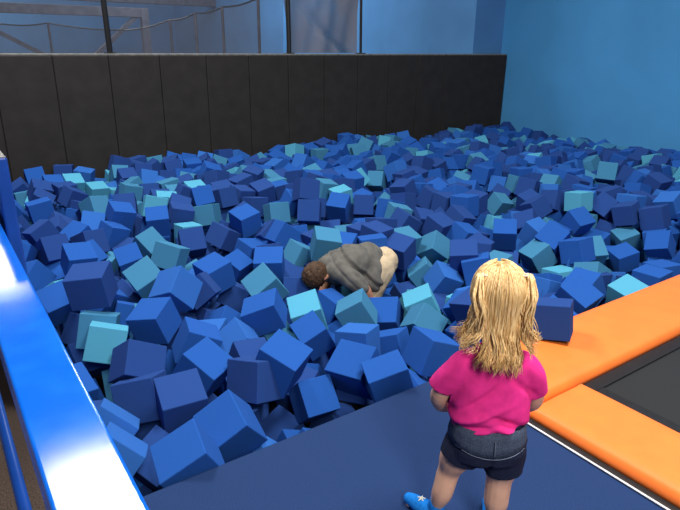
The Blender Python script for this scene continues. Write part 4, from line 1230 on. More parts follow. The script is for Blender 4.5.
L 5922 7072 -350 63 -58 -43 -29 197
M 5982 7634 -344 54 49 -39 56 208
D 6151 2198 -337 96 -17 7 -20 210
R 6132 2715 -345 60 2 3 80 210
L 6254 3795 -343 43 -56 47 -53 210
R 6211 4263 -304 49 -47 -55 48 206
R 6188 4798 -343 52 -83 -1 19 206
D 6094 5072 -351 6 99 4 7 205
R 6192 5998 -352 1 58 -81 12 208
D 6267 6255 -353 61 -38 -59 -37 211
R 6214 6482 -333 63 -55 48 -28 198
R 6226 6749 -356 20 -64 -8 74 202
R 6200 7655 -358 59 38 35 -62 196
T 6406 2099 -355 18 61 38 67 201
R 6484 3998 -342 73 11 13 66 208
D 6475 4238 -339 10 -99 7 -7 209
R 6340 5156 -341 72 60 -22 27 210
R 6403 5676 -317 60 42 47 -50 206
D 6496 6796 -354 61 14 -5 -78 212
T 6480 7021 -306 9 66 -20 72 197
M 6692 2073 -330 7 0 82 56 203
M 6748 3478 -279 11 -99 12 3 199
D 6792 3723 -342 1 0 -63 -78 207
D 6794 4843 -328 10 18 -64 74 208
R 6698 5665 -358 40 -57 -38 -61 206
D 6712 5983 -340 88 -40 -20 -15 199
R 6757 6521 -326 67 -18 -72 5 209
R 7012 2848 -339 73 -10 -67 0 206
D 7022 3393 -294 2 72 67 -18 206
M 7014 3703 -353 36 63 44 53 200
L 7027 4867 -324 64 -2 16 75 211
D 7026 6712 -340 58 2 7 -81 198
R 6958 7861 -337 56 79 -23 6 198
M 7253 2337 -280 11 98 -11 8 202
R 7360 3223 -356 60 35 52 49 205
R 7285 3489 -301 53 -59 -24 56 201
D 7345 3757 -321 67 58 -24 -40 209
R 7341 4029 -305 34 -13 68 64 206
D 7245 4347 -331 47 -20 -49 -70 204
R 7281 4948 -334 50 41 -58 -49 201
R 7238 5193 -335 43 -63 46 45 207
L 7232 5687 -332 9 1 98 -16 205
R 7254 6807 -352 13 -2 24 -96 207
D 7232 7061 -276 76 -22 61 -6 203
D 7249 7312 -333 46 -77 23 -38 205
R 7446 2043 -342 86 -6 -10 50 208
D 7493 3458 -320 51 -55 -28 -59 200
D 7503 7097 -358 33 -90 -26 -14 203
D 7543 7673 -321 54 -54 -39 -51 210
R 7853 2355 -327 38 22 -75 49 210
R 7860 2641 -303 9 -9 67 -73 202
R 7833 2904 -314 85 9 51 12 205
R 7907 4599 -323 23 31 92 -6 196
R 7762 6252 -356 40 73 -47 -28 200
R 7754 6506 -357 12 68 -72 -7 201
D 7825 7041 -325 33 -58 48 -56 199
D 8157 2453 -347 54 -48 33 61 197
D 8105 2664 -309 35 52 58 52 209
R 8132 4509 -351 4 -95 32 -1 204
D 8073 7032 -321 19 -97 -3 -15 197
R 8336 2086 -334 68 8 63 -37 208
D 8444 2926 -337 44 -49 45 60 209
R 8335 3677 -336 41 -62 -56 37 205
D 8354 4006 -326 74 -61 -5 -29 205
D 8361 5123 -335 79 7 19 -58 204
R 8394 6316 -342 54 -33 -69 35 200
D 8353 6563 -327 11 99 5 0 198
R 8337 7059 -303 9 83 25 -49 199
R 8433 7576 -338 3 -79 61 8 202
T 8626 3722 -355 71 -20 50 -46 209
D 8613 5972 -357 38 -36 -76 -37 210
D 8657 6726 -335 65 -36 66 -8 204
D 8655 7679 -339 39 49 68 38 207
R 8989 3199 -360 68 -7 -11 -72 206
R 9230 2634 -324 69 72 -4 7 205
T 9221 4497 -354 32 -31 -62 -65 205
D 9186 6260 -355 30 -95 3 2 212
D 9188 6502 -344 7 -41 -9 91 202
D 9219 6767 -360 11 81 16 55 199
R 9456 2430 -335 38 77 -43 27 204
M 9465 5654 -298 18 20 -15 95 199
R 309 3725 -252 29 -65 64 27 209
D 328 4595 -276 53 47 38 60 208
R 324 4985 -211 49 32 -44 68 196
R 334 5760 -212 68 -19 -8 70 205
R 333 6027 -166 55 37 -54 52 204
R 319 6257 -215 77 63 -4 7 203
R 317 6608 -280 51 -85 -9 -6 196
D 334 6849 -273 5 82 -3 -56 208
D 349 7183 -156 72 56 33 26 212
L 320 7432 -220 52 48 -58 -40 211
D 407 7720 -208 15 70 70 -2 202
R 335 7931 -209 24 67 69 12 197
D 877 4207 -317 63 17 75 14 201
D 866 4414 -190 1 -31 -17 93 202
T 802 4707 -206 39 51 -40 -66 210
T 738 5405 -186 79 -13 57 20 211
L 699 5756 -208 33 -40 -47 -71 198
R 718 6000 -227 74 60 -31 5 209
R 596 6521 -310 21 62 -70 -27 205
L 868 7671 -231 48 -29 -17 81 206
R 675 7926 -151 14 1 98 -11 206
D 986 5578 -230 79 1 -26 56 209
M 1023 7284 -263 27 64 49 53 212
D 1124 7490 -197 39 54 62 -42 197
R 1111 7800 -175 26 77 -55 17 212
D 1397 5333 -307 47 87 3 -14 196
D 1249 6143 -273 49 85 -9 15 200
M 1411 6493 -273 16 -11 -73 -65 201
R 1359 6716 -231 71 -11 18 -67 196
L 1356 6955 -243 41 -45 39 69 203
L 1294 7245 -290 69 29 -11 -65 211
D 1357 7903 -168 28 65 29 -64 204
D 1612 3401 -291 15 5 -96 24 196
R 1591 5132 -284 56 62 37 40 196
T 1478 6276 -253 71 13 -30 -63 203
R 1601 6788 -210 52 -48 53 47 207
D 1891 5916 -166 73 -4 66 17 197
D 1923 6252 -165 41 59 -34 -60 207
M 1831 6711 -255 50 -83 -16 -15 196
D 2116 3591 -240 42 -7 -50 75 203
D 2159 6329 -209 6 72 -15 68 211
R 2135 6623 -250 42 -41 -67 -44 209
D 1987 6841 -158 84 -8 53 0 197
D 2042 7112 -197 12 -10 -88 -45 209
D 2113 7380 -155 74 -12 -65 12 210
M 2121 7611 -148 100 -5 7 0 202
R 2141 7909 -147 74 -2 -67 1 202
M 2380 5130 -236 67 74 -1 6 211
D 2389 5884 -205 84 -53 -7 7 200
M 2398 6280 -182 43 48 -58 -49 210
M 2401 6546 -190 62 -78 -7 1 206
R 2445 6810 -200 84 10 -45 28 203
T 2298 6984 -184 61 -68 -15 39 211
R 2350 7258 -243 58 35 69 24 197
D 2353 7647 -221 53 -3 -85 7 197
D 2371 7886 -181 49 -41 -45 63 205
D 2630 2047 -128 3 -33 94 2 203
T 2689 3778 -152 52 50 41 56 199
R 2733 4018 -278 23 46 69 -52 197
R 2790 4243 -137 3 -6 -100 5 205
R 2647 5788 -186 54 -84 -2 7 198
D 2585 6017 -194 40 -56 -49 53 197
D 2727 6253 -126 30 -70 -45 -47 212
R 2645 6567 -184 22 -16 61 -75 207
L 2749 6822 -144 11 23 14 96 200
R 2619 7057 -238 78 62 2 -3 209
R 2584 7360 -136 27 69 -4 -67 209
D 2610 7663 -156 53 43 53 50 208
R 2708 7939 -163 43 51 56 49 201
M 2902 2019 -178 47 -35 -53 -61 199
R 3023 2396 -125 25 12 4 96 198
R 2927 3731 -137 66 -33 56 37 197
T 2996 4009 -198 72 7 -5 69 209
M 3015 4433 -212 30 -63 -17 70 202
D 2882 5730 -121 13 -61 6 -78 200
R 2851 5954 -122 70 69 -9 13 201
R 3016 6158 -82 62 -11 9 -78 204
R 3015 6401 -64 17 -1 -79 58 209
D 2921 6628 -250 64 15 -10 75 206
R 2863 7068 -206 17 69 70 8 207
T 2848 7432 -202 66 -9 -23 -71 210
D 2863 7660 -251 8 7 99 -11 199
R 2956 7932 -197 59 50 -39 50 201
D 3210 2211 -240 22 1 97 -11 203
R 3270 2452 -163 8 4 -76 -64 203
T 3179 2645 -219 4 3 -9 -99 200
D 3237 3761 -310 65 17 -35 -65 197
T 3213 3998 -200 42 -56 -47 53 198
D 3239 4329 -197 39 -56 -54 -50 210
D 3202 5499 -170 55 -66 -35 36 210
D 3144 5757 -213 2 57 -81 8 208
L 3188 5986 -203 6 16 98 6 204
L 3238 6206 -183 17 6 -79 59 207
D 3230 6417 -124 40 62 46 48 202
D 3165 6688 -220 4 -99 -5 12 207
D 3073 7065 -186 57 -8 -82 7 200
D 3074 7306 -220 34 51 -62 49 210
D 3088 7613 -215 30 94 -1 14 210
L 3190 7925 -187 10 75 -12 -65 199
M 3473 4040 -179 84 5 11 53 198
T 3529 4301 -182 62 -76 -4 20 207
D 3536 5656 -117 17 1 -99 -1 199
D 3512 5867 -135 57 46 -49 -48 199
L 3474 6065 -154 66 -74 1 6 201
D 3443 6395 -173 56 -46 -37 -58 209
D 3394 6728 -191 7 -5 -71 -70 208
R 3320 7118 -224 70 9 -25 -67 212
D 3314 7331 -274 8 98 -1 19 203
R 3355 7605 -226 70 64 -32 0 200
D 3462 7868 -161 54 60 47 35 206
L 3768 2461 -298 85 -2 21 48 204
D 3779 4528 -220 5 17 -66 73 212
M 3757 5450 -176 10 100 -2 -2 198
D 3782 5659 -161 3 17 6 98 203
D 3764 5879 -157 69 -5 5 -72 207
M 3678 6096 -171 50 -45 -47 57 202
T 3677 6337 -190 84 15 51 2 196
D 3641 6607 -166 98 13 -14 4 200
L 3640 6954 -237 69 -44 38 -43 204
R 3589 7221 -233 20 -6 98 3 205
D 3584 7488 -204 17 -81 5 55 205
D 3662 7751 -219 73 -34 -50 34 208
D 4050 3908 -211 67 4 26 -70 204
D 4029 4290 -207 77 11 -51 -37 203
T 4055 4608 -222 14 96 6 -24 206
T 4058 5379 -173 53 17 -53 -64 208
L 4010 5659 -190 100 3 0 -1 199
L 4008 5866 -184 46 51 -51 -52 205
D 3933 6101 -159 45 59 39 53 206
D 4178 6593 -191 24 59 67 37 207
L 4007 6784 -107 72 -50 -45 -18 198
R 3862 6990 -209 53 -63 37 42 204
R 3845 7206 -206 86 -7 50 9 199
D 3871 7455 -190 58 -65 18 45 212
D 3914 7886 -225 57 -47 66 -16 200
R 4292 4272 -165 3 100 0 -6 204
T 4306 4514 -173 50 53 -58 38 200
R 4309 5018 -170 8 74 18 65 202
T 4303 5276 -257 69 -34 -25 -59 197
T 4313 5581 -217 72 69 0 -12 199
L 4404 6079 -168 20 -65 -14 72 209
T 4420 6630 -200 64 45 -42 -46 201
D 4163 6884 -196 43 -10 87 20 211
D 4120 7148 -227 17 -19 67 70 198
D 4225 7435 -226 46 72 52 2 200
D 4204 7695 -170 5 -5 -11 99 208
L 4238 7946 -297 70 -15 -11 69 196
R 4514 2023 -203 1 59 -1 -80 203
T 4535 2307 -312 7 -76 -64 7 209
D 4595 2547 -342 80 -3 -58 -14 211
D 4595 2807 -191 38 61 -50 -48 200
R 4528 4207 -146 53 53 -60 28 206
M 4539 4475 -255 22 16 -12 96 209
D 4490 4752 -173 75 65 7 5 207
R 4545 5137 -187 64 5 2 77 196
R 4683 6529 -191 36 -53 -52 57 207
D 4475 6870 -251 17 -62 72 -27 211
R 4480 7131 -220 69 68 -18 18 209
D 4601 7426 -158 19 -31 61 -70 203
D 4543 7687 -157 35 -53 62 46 196
D 4420 7908 -209 59 57 41 -40 199
R 4756 2003 -248 42 42 -57 57 207
L 4773 2288 -311 11 10 37 -92 208
T 4927 3370 -177 56 -52 -34 -56 197
D 4925 3665 -280 2 -53 -18 83 208
D 4796 4564 -206 15 62 76 -8 209
R 4744 4800 -184 35 52 -56 55 197
R 4772 5185 -214 80 -5 -23 -56 206
D 4855 5447 -209 25 69 5 68 211
D 4893 6305 -182 12 98 14 4 201
L 4911 6520 -203 44 -63 42 -48 196
R 4847 6751 -221 62 45 40 50 205
R 4790 6999 -234 1 82 -18 54 211
R 4840 7315 -198 36 -4 1 93 204
T 4802 7615 -190 6 -67 73 -12 211
L 4705 7903 -241 9 28 -5 -96 210
R 5145 2054 -154 79 -37 -41 -28 204
R 5147 3366 -261 13 -70 68 20 207
M 5094 4020 -284 80 1 1 60 197
T 5037 4617 -214 30 12 55 -77 205
D 5039 4904 -229 42 -90 -9 -7 207
L 5079 5169 -231 53 53 -58 -31 199
D 5093 5412 -171 77 64 -4 5 196
D 5235 5683 -126 70 29 -62 18 198
R 5081 5902 -219 9 77 31 -55 207
R 5144 6569 -156 60 -22 -5 77 206
T 5119 6868 -236 11 84 53 -7 196
R 5040 7117 -124 9 14 5 -99 211
D 5112 7390 -228 9 9 98 -16 210
D 5056 7658 -144 72 -1 -69 -3 207
R 4983 7894 -229 28 3 96 -6 197
D 5428 2015 -180 65 76 5 -6 201
R 5476 4759 -293 11 74 49 45 202
D 5420 4969 -156 75 21 -11 61 198
D 5386 5461 -228 2 71 24 66 200
D 5486 5810 -153 14 76 -63 1 200
D 5468 6026 -181 4 -75 -20 -63 200
D 5473 6353 -167 36 27 -82 -35 212
R 5399 6628 -160 97 -9 9 18 197
T 5425 6852 -226 7 58 -7 -81 208
R 5312 7109 -141 67 8 -73 11 209
R 5338 7366 -193 3 58 -81 7 196
M 5282 7609 -100 1 -79 4 61 205
T 5280 7936 -214 21 -18 72 64 204
T 5699 2012 -208 97 5 24 -1 205
R 5670 2313 -184 98 12 9 11 210
D 5626 3702 -175 20 96 21 -3 205
D 5762 4733 -253 45 36 57 -58 197
R 5617 5308 -196 45 66 55 -26 199
D 5696 5820 -245 21 -69 22 -66 198
D 5696 6058 -207 53 48 -44 -55 209
D 5791 6300 -186 43 58 53 45 198
D 5634 6591 -126 55 51 -51 42 198
T 5731 6861 -185 50 38 -56 -54 204
D 5778 7109 -158 69 13 21 67 198
D 5818 7319 -241 61 -28 -33 66 198
D 5573 7516 -131 70 69 -8 16 209
R 5646 7795 -90 69 72 5 3 206
R 5977 2118 -117 51 -44 67 32 200
R 5892 2457 -122 1 -4 -99 10 206
L 6048 3498 -152 78 11 11 61 203
R 5874 3766 -133 10 -70 71 0 205
D 5980 3976 -111 16 2 -76 62 211
R 5811 4268 -154 12 -1 98 -13 201
M 6055 4592 -177 61 12 6 -78 202
L 6021 4815 -137 97 13 20 1 212
D 5878 5087 -145 67 -13 7 72 207
R 5919 6050 -185 15 99 2 -2 210
T 6002 6309 -157 36 -63 47 -51 202
M 5840 6598 -161 42 -64 -51 -39 212
D 5973 6846 -149 2 85 52 0 198
R 6001 7116 -170 39 33 57 -64 204
R 6061 7342 -185 2 74 -67 -4 201
T 5938 7667 -137 51 43 60 45 202
D 5852 7889 -154 3 72 -70 1 212
D 6246 2028 -110 36 -50 46 64 202
D 6182 2273 -136 31 -19 -14 -92 202
D 6118 2965 -207 69 -21 16 67 198
T 6212 3219 -213 62 -41 -42 52 211
R 6257 3483 -218 15 -56 8 81 202
R 6335 3770 -134 39 -43 -51 64 202
D 6251 4008 -157 69 -31 -62 -20 209
D 6197 4275 -98 48 50 -55 47 203
R 6246 4500 -161 77 4 -9 63 202
T 6250 4904 -172 31 -56 64 43 211
R 6099 5137 -152 75 -8 65 -1 200
D 6116 5372 -169 77 -62 -12 -3 205
R 6146 5995 -143 70 -11 3 70 208
R 6224 6220 -146 70 -1 1 -71 201
D 6218 6465 -125 13 -98 -8 8 209
D 6205 6699 -156 21 -97 -7 4 198
T 6250 7056 -130 5 5 100 -2 210
D 6268 7331 -200 3 74 -67 -3 211
R 6151 7558 -125 100 -2 0 -5 196
R 6061 7911 -164 1 -69 -2 72 209
D 6461 2114 -113 9 -11 67 -73 202
M 6440 2345 -205 6 -14 97 20 196
T 6411 2654 -258 26 -68 65 -22 204
T 6502 2929 -274 55 -48 -34 59 199
R 6453 3193 -242 64 15 75 -7 197
D 6525 3486 -203 36 -43 71 43 212
D 6576 3751 -213 42 -56 62 -36 211
R 6549 3986 -149 58 14 11 79 199
D 6446 4223 -129 69 1 -12 71 212
D 6510 4620 -163 66 -75 8 -3 203
T 6600 4845 -237 44 -59 55 -39 201
D 6486 5113 -139 59 63 -27 42 206
T 6418 5687 -109 28 -62 -43 -59 202
D 6393 5947 -146 20 88 7 42 199
T 6511 6140 -210 65 42 32 -55 209
D 6474 6465 -156 27 -66 -40 -57 203
D 6411 6743 -140 41 44 58 55 197
D 6449 6997 -113 8 -75 -2 66 196
D 6486 7267 -248 82 -56 4 6 207
R 6388 7556 -150 71 65 -20 -18 206
D 6265 7869 -179 49 -49 -49 53 197
T 6675 2154 -142 81 55 14 14 207
T 6653 2387 -206 6 -77 61 -17 205
D 6765 2636 -273 52 -43 -44 59 203
R 6752 2925 -217 6 -2 -1 100 211
D 6677 3216 -217 78 -61 14 -4 200
D 6803 3436 -83 66 28 -68 12 205
D 6819 3701 -134 69 6 9 -71 210
D 6833 3983 -237 2 -43 2 -90 202
R 6720 4203 -222 62 46 53 -34 209
D 6710 4475 -159 96 -6 4 -27 210
D 6853 4884 -132 18 9 -98 7 200
D 6753 5150 -177 65 7 -75 -3 206
R 6776 5405 -196 51 -55 52 -41 203
R 6663 5625 -158 0 1 73 -68 200
D 6771 6019 -78 48 -66 -41 -40 206
R 6717 6241 -149 5 9 -74 -66 197
D 6765 6512 -100 38 -51 -50 59 207
R 6730 6721 -155 55 44 53 -47 197
R 6682 6959 -206 82 0 1 57 207
D 6707 7210 -157 69 13 -3 71 200
M 6513 7722 -168 65 -71 16 -21 209
D 6620 7948 -175 73 0 -69 0 205
R 6914 2136 -177 7 -66 -16 -73 200
R 6998 2430 -205 7 99 -13 -1 199
R 7011 2655 -197 38 -50 -56 -54 209
R 7038 2967 -118 8 -67 -7 73 208
D 6960 3209 -166 70 -11 -9 -70 212
M 7107 3589 -156 67 -18 -2 -71 196
T 7122 3828 -138 40 50 47 -61 207
R 7007 4640 -176 98 -17 -1 3 211
R 7105 4974 -131 8 97 -23 0 197
D 6996 5204 -185 65 0 8 75 204
T 7012 5413 -215 6 99 7 -7 206
R 6946 5779 -241 63 39 13 -66 198
D 6999 6045 -196 54 -82 15 -8 204
M 6993 6312 -191 71 5 4 -70 196
L 6986 6523 -151 74 3 9 -66 209
D 6946 6737 -129 1 66 75 6 204
L 6954 6949 -207 55 -51 45 -48 200
R 6915 7171 -201 1 9 -79 60 205
D 6968 7417 -241 18 -97 -4 -17 211
R 6864 7872 -147 28 64 -54 -47 207
D 7151 2033 -199 1 -72 -68 -14 204
R 7218 2479 -113 2 60 -79 14 197
R 7403 2693 -195 94 -2 0 -33 206
D 7269 3036 -219 61 -16 -26 -73 199
R 7259 3294 -179 98 -12 -13 -8 209
T 7339 3540 -108 15 6 -57 81 211
R 7367 3793 -111 1 -13 -1 -99 209
R 7263 4752 -210 45 -62 -30 58 212
R 7346 5017 -139 54 47 -44 54 211
R 7219 5231 -131 55 52 -54 -37 209
M 7232 5437 -170 12 73 -2 -67 199
D 7154 5738 -140 85 -15 3 51 198
D 7246 6035 -296 70 41 22 -54 200
M 7212 6260 -168 4 -10 65 75 198
R 7194 6464 -188 45 59 -49 46 196
D 7182 6663 -149 67 9 -3 74 210
T 7161 7151 -77 21 -15 65 -72 199
T 7299 7444 -173 60 37 36 -61 203
R 7361 7677 -177 6 82 0 57 197
L 7384 7894 -237 30 -22 -66 -66 202
T 7372 2063 -152 78 10 61 -8 196
M 7469 2345 -179 60 -76 8 -24 199
D 7609 2534 -158 19 48 -16 84 212
D 7478 2921 -202 99 0 -2 -13 198
R 7571 3131 -154 3 -66 73 18 201
R 7566 3343 -153 48 58 -55 36 202
D 7597 3625 -134 18 98 2 -9 198
R 7595 3846 -155 43 -53 -47 56 210
R 7453 4233 -193 79 -61 7 7 203
D 7525 4639 -224 22 48 -79 31 207
R 7667 4981 -211 70 27 -50 -44 212
R 7619 5233 -203 32 65 -69 -2 207
D 7625 5507 -238 67 55 -21 46 202
D 7432 5717 -228 20 -3 98 -7 205
R 7448 5980 -209 8 17 57 -80 208
D 7576 6201 -213 23 -68 66 -21 198
R 7438 6414 -179 10 66 72 18 203
D 7430 6656 -198 38 -63 65 -17 203
D 7466 6920 -249 4 0 93 36 199
D 7630 7304 -246 27 -23 -91 -23 211
R 7669 7551 -143 65 -45 -39 48 211
R 7689 7867 -212 46 6 88 5 205
D 7690 2086 -209 27 -10 55 -78 206
D 7754 2339 -129 6 -93 23 -28 210
R 7891 2570 -92 3 70 4 71 204
D 7677 2833 -142 97 21 -4 -11 208
R 7775 3101 -194 10 4 -78 61 211
D 7776 3348 -198 70 25 -12 66 204
D 7831 3663 -152 56 -48 45 -51 212
R 7788 4020 -171 20 58 78 -12 204
T 7709 4269 -196 96 15 -5 22 197
T 7794 4657 -161 52 55 -60 -27 207
R 7929 5010 -165 71 -10 -70 6 201
D 7879 5234 -202 56 -45 -41 56 198
D 7890 5466 -175 79 -10 60 -10 211
D 7874 5680 -192 1 -5 -79 -61 206
D 7816 5958 -167 49 -14 82 27 210
L 7961 6205 -218 35 -21 -69 -60 200
D 7793 6472 -153 10 77 -62 -8 208
L 7785 6859 -202 17 68 70 -13 206
R 7846 7163 -150 72 57 36 15 210
R 7914 7429 -239 4 -27 -85 -45 198
D 7970 7686 -232 4 47 -1 88 197
L 7943 7942 -160 72 69 7 -5 203
D 7947 2039 -161 13 -60 77 -18 204
R 8030 2236 -180 14 58 -5 80 210
R 8161 2622 -109 54 -38 -50 57 209
D 8013 2876 -221 1 -24 -2 97 201
D 8017 3112 -220 6 4 98 16 206
L 7988 3451 -185 55 53 -43 49 208
M 8059 3680 -240 73 12 -1 -67 207
R 8026 3997 -241 19 -10 60 -77 197
T 7945 4342 -198 53 59 34 -50 201
D 8108 4571 -145 58 -43 53 44 202
R 8151 4811 -175 16 -78 -60 8 201
M 8138 5165 -181 70 0 72 -3 199
D 8174 5373 -199 69 72 5 -7 201
R 8169 5606 -193 77 -7 7 -63 210
L 8114 5828 -191 13 80 -56 -17 211
D 8229 6115 -288 81 27 -52 -4 200
M 8175 6387 -195 27 36 22 86 209
D 8100 6691 -210 74 12 -19 63 207
R 8016 6955 -145 3 -68 -69 -24 202
D 8203 7252 -251 7 16 -97 -17 197
R 8229 7546 -216 69 1 70 18 205
D 8185 7898 -200 39 53 37 -66 210
T 8332 2189 -157 55 -84 4 0 198
M 8376 2439 -168 5 -12 5 -99 205
R 8380 2681 -163 9 13 -73 66 210
R 8287 2889 -121 7 -75 66 1 210
R 8253 3141 -155 7 -68 -13 -72 201
M 8242 3405 -218 82 56 11 10 201
D 8260 3763 -148 40 39 -55 62 204
R 8280 4060 -126 77 -12 -22 59 206
R 8466 4323 -160 83 56 -6 -7 206
D 8407 4570 -186 72 69 1 -7 202
D 8350 4806 -234 61 -3 20 -77 200
D 8351 5019 -150 29 56 57 -53 200
R 8375 5361 -246 99 13 7 -4 201
D 8399 5586 -226 2 -14 10 -98 202
M 8368 5842 -186 44 72 -27 47 198
R 8448 6177 -187 87 -48 -11 2 202
L 8485 6445 -129 12 -77 55 30 198
T 8340 6751 -176 65 19 69 25 204
R 8240 6975 -143 13 -14 56 81 203
D 8392 7353 -161 7 -56 -83 -5 205
D 8481 7643 -129 67 9 74 0 200
R 8410 7893 -275 14 74 0 66 202
M 8645 2037 -183 67 -4 73 15 201
T 8616 2331 -234 66 9 -4 -74 206
D 8754 2660 -171 72 64 26 -12 205
D 8696 3000 -221 57 29 55 -53 202
L 8568 3234 -165 5 -41 91 3 207
R 8498 3487 -119 63 2 6 77 212
R 8494 3707 -149 70 -68 -19 -12 203
R 8538 3959 -188 52 49 27 64 205
D 8696 4239 -198 10 15 73 66 197
R 8633 4551 -170 75 4 66 -1 209
R 8605 4810 -160 10 7 68 -73 205
R 8563 5044 -189 53 -33 49 61 197
D 8626 5315 -197 61 -37 43 55 201
D 8630 5557 -225 60 79 3 -13 199
R 8574 5952 -126 82 9 -15 -55 200
T 8643 6225 -156 71 -33 54 -29 199
D 8669 6505 -197 3 -81 57 17 203
D 8547 6870 -190 30 76 -9 -58 202
D 8571 7121 -206 98 -18 -10 -4 197
M 8595 7405 -220 65 50 -52 -26 201
D 8749 7703 -158 97 -14 18 -12 200
R 8678 7948 -155 98 0 -19 0 204
L 8870 2096 -184 8 70 -2 70 196
R 8986 2315 -179 77 -32 -31 45 205
D 9016 2567 -172 99 13 0 3 200
R 8960 2864 -205 97 20 4 10 211
D 8812 3289 -186 60 -79 -10 5 202
D 8713 3492 -170 11 10 -99 8 201
R 8797 3740 -189 64 71 -22 19 212
D 8795 3968 -165 9 -49 -10 86 200
D 8929 4262 -179 51 53 -48 48 202
R 8864 4495 -233 99 2 -15 -4 207
D 8891 4728 -209 76 8 63 11 200
L 8808 4953 -166 12 -1 71 -69 200
D 9002 5325 -254 60 67 39 -20 198
M 8977 5600 -234 82 15 -52 -18 204
D 8927 5944 -191 45 52 39 -61 198
M 8929 6195 -218 90 -5 -26 -35 204
R 8854 6653 -147 19 25 -72 -62 205
R 8846 6931 -187 8 78 62 2 203
D 8883 7144 -215 68 -73 3 -3 206
D 8828 7440 -256 24 -54 -59 55 205
R 8974 7696 -235 7 69 -18 -70 203
M 9009 7907 -249 64 -11 -12 -75 205
D 9095 2023 -162 73 68 0 7 210
D 9296 2353 -228 26 1 -71 -65 200
R 9228 2603 -122 76 -2 65 6 197
D 9189 2845 -167 63 -24 21 71 205
D 9084 3311 -157 17 12 -60 77 210
R 9064 3535 -230 34 60 -63 -36 198
R 9066 3756 -201 71 -15 -27 63 196
R 9224 3976 -217 9 -14 -52 -84 206
D 9135 4216 -157 4 3 -70 72 196
D 9106 4475 -182 25 -64 70 -20 211
D 9196 4744 -240 29 66 -21 -66 208
D 9253 5079 -204 18 12 -97 6 198
D 9286 5317 -251 68 -68 2 29 200
R 9221 5586 -236 3 0 -95 -30 201
D 9177 5853 -220 52 -38 -71 27 209
M 9211 6114 -201 2 1 -47 -88 207
R 9032 6473 -191 11 35 -60 71 206
R 9311 6844 -197 55 -81 10 17 203
R 9293 7071 -182 49 -3 87 -1 197
R 9289 7286 -182 73 -64 17 16 197
R 9208 7514 -192 69 9 -11 71 212
D 9229 7926 -198 75 66 -3 -8 196
D 9438 2043 -270 86 0 47 20 199
R 9427 2842 -178 57 -82 2 9 203
D 9407 3056 -178 56 36 56 49 198
T 9402 3297 -239 48 29 -83 -1 210
R 9319 3529 -167 65 16 17 73 203
R 9376 3744 -217 10 65 75 12 199
R 9456 4008 -193 15 76 12 63 207
D 9448 4286 -202 58 54 46 -40 211
L 9406 4517 -177 14 -9 -3 99 196
D 9428 4887 -224 65 -73 -18 -10 210
D 9519 5115 -278 58 -62 -29 -44 203
R 9428 6155 -249 58 -37 -43 -59 208
D 9448 6461 -253 19 -98 4 -4 211
T 9530 6753 -257 24 69 55 -41 197
D 9518 7224 -189 19 72 -67 -7 206
R 9464 7508 -284 28 59 47 60 209
D 9459 7901 -163 42 91 2 -5 212
R 321 3213 -181 99 -4 -12 1 198
L 314 3481 -151 3 65 3 75 202
D 348 4021 -223 68 36 13 -62 210
R 317 4294 -186 35 -61 -67 -24 201
T 312 4524 -56 69 4 -72 -7 209
R 348 5410 15 16 41 32 84 211
R 310 6051 36 99 -9 -5 0 200
R 301 6291 0 10 99 0 0 201
D 309 6594 -29 4 -1 18 98 202
D 517 6751 -106 51 -77 -19 -33 207
D 310 7420 5 46 -54 42 -57 207
R 316 7708 1 53 41 -46 59 210
D 326 7930 21 80 -6 60 -5 203
R 534 6484 -74 60 -55 43 38 206
R 554 7918 35 80 3 59 -13 198
D 840 2327 -335 22 47 29 81 210
T 1447 6533 -191 77 -12 16 -61 200
M 1397 6744 -249 21 -61 -76 2 206
R 1340 7192 -302 10 -68 -73 -6 199
D 1605 7005 -295 67 32 -18 -64 207
D 1577 7469 -323 54 68 46 -19 204
R 2338 7429 -97 59 35 66 31 203
D 2645 2007 73 5 -2 72 -69 200
M 2867 2196 -30 37 -66 65 1 205
R 3050 2439 -58 37 49 61 50 198
R 2883 4533 -204 82 -7 0 57 205
T 2922 5269 -118 6 -1 48 -88 199
L 3191 2709 -205 69 -4 -8 -72 202
M 3424 2710 -202 52 -39 37 -66 203
T 3339 3516 -324 58 46 -30 -60 201
D 3615 4544 -232 16 16 -89 -39 197
D 4134 6266 -95 17 37 89 19 198
D 4008 6469 -100 51 -17 -43 72 196
T 4694 3871 -229 26 -22 -93 14 197
D 4587 5596 -260 97 -22 -4 -5 199
D 4301 7120 -81 86 9 50 -6 208
D 5262 2014 16 61 -60 -32 -42 202
D 5106 6895 -38 38 -49 -48 63 200
D 5501 2019 18 64 10 76 0 206
T 5277 4781 -171 65 44 11 61 204
L 5761 2026 -9 16 -83 -4 -53 198
D 5709 2235 10 20 -75 -3 -63 209
T 5570 7124 -125 18 -17 -76 -60 197
D 6044 2158 88 40 29 -71 -51 206
T 6290 2014 92 54 57 -40 47 201
L 6090 2437 27 32 -64 65 25 197
D 6118 3734 -117 71 -11 69 8 199
M 6516 2101 95 54 -63 37 -43 201
D 6334 2517 -23 68 8 -23 -70 210
D 6560 2697 -122 90 -3 42 -5 200
R 6546 2910 -62 0 58 -6 -81 210
L 6541 6005 -22 37 58 -72 -8 196
R 6514 7207 -52 82 -56 6 4 205
M 6694 2245 50 97 -19 -2 12 212
R 6598 2464 -14 97 -9 -15 19 209
R 6793 2690 -36 68 -12 -3 72 202
D 6816 2907 -8 1 -100 -4 -1 199
D 6765 3987 -160 67 66 -17 29 205
D 6776 6951 -6 72 4 -69 4 197
D 6649 7477 -135 33 -85 -34 21 205
R 6934 2004 31 72 6 7 -69 202
D 6846 2476 -18 33 -62 -53 48 205
R 6989 2706 2 13 68 72 2 198
T 7023 2950 91 51 -44 44 59 203
T 6962 4375 -148 27 -51 74 35 205
D 6932 6270 3 72 9 69 1 199
M 6836 7590 -87 33 -24 16 90 197
R 7152 2006 16 56 -52 42 49 202
R 7158 2513 82 74 -12 66 -6 209
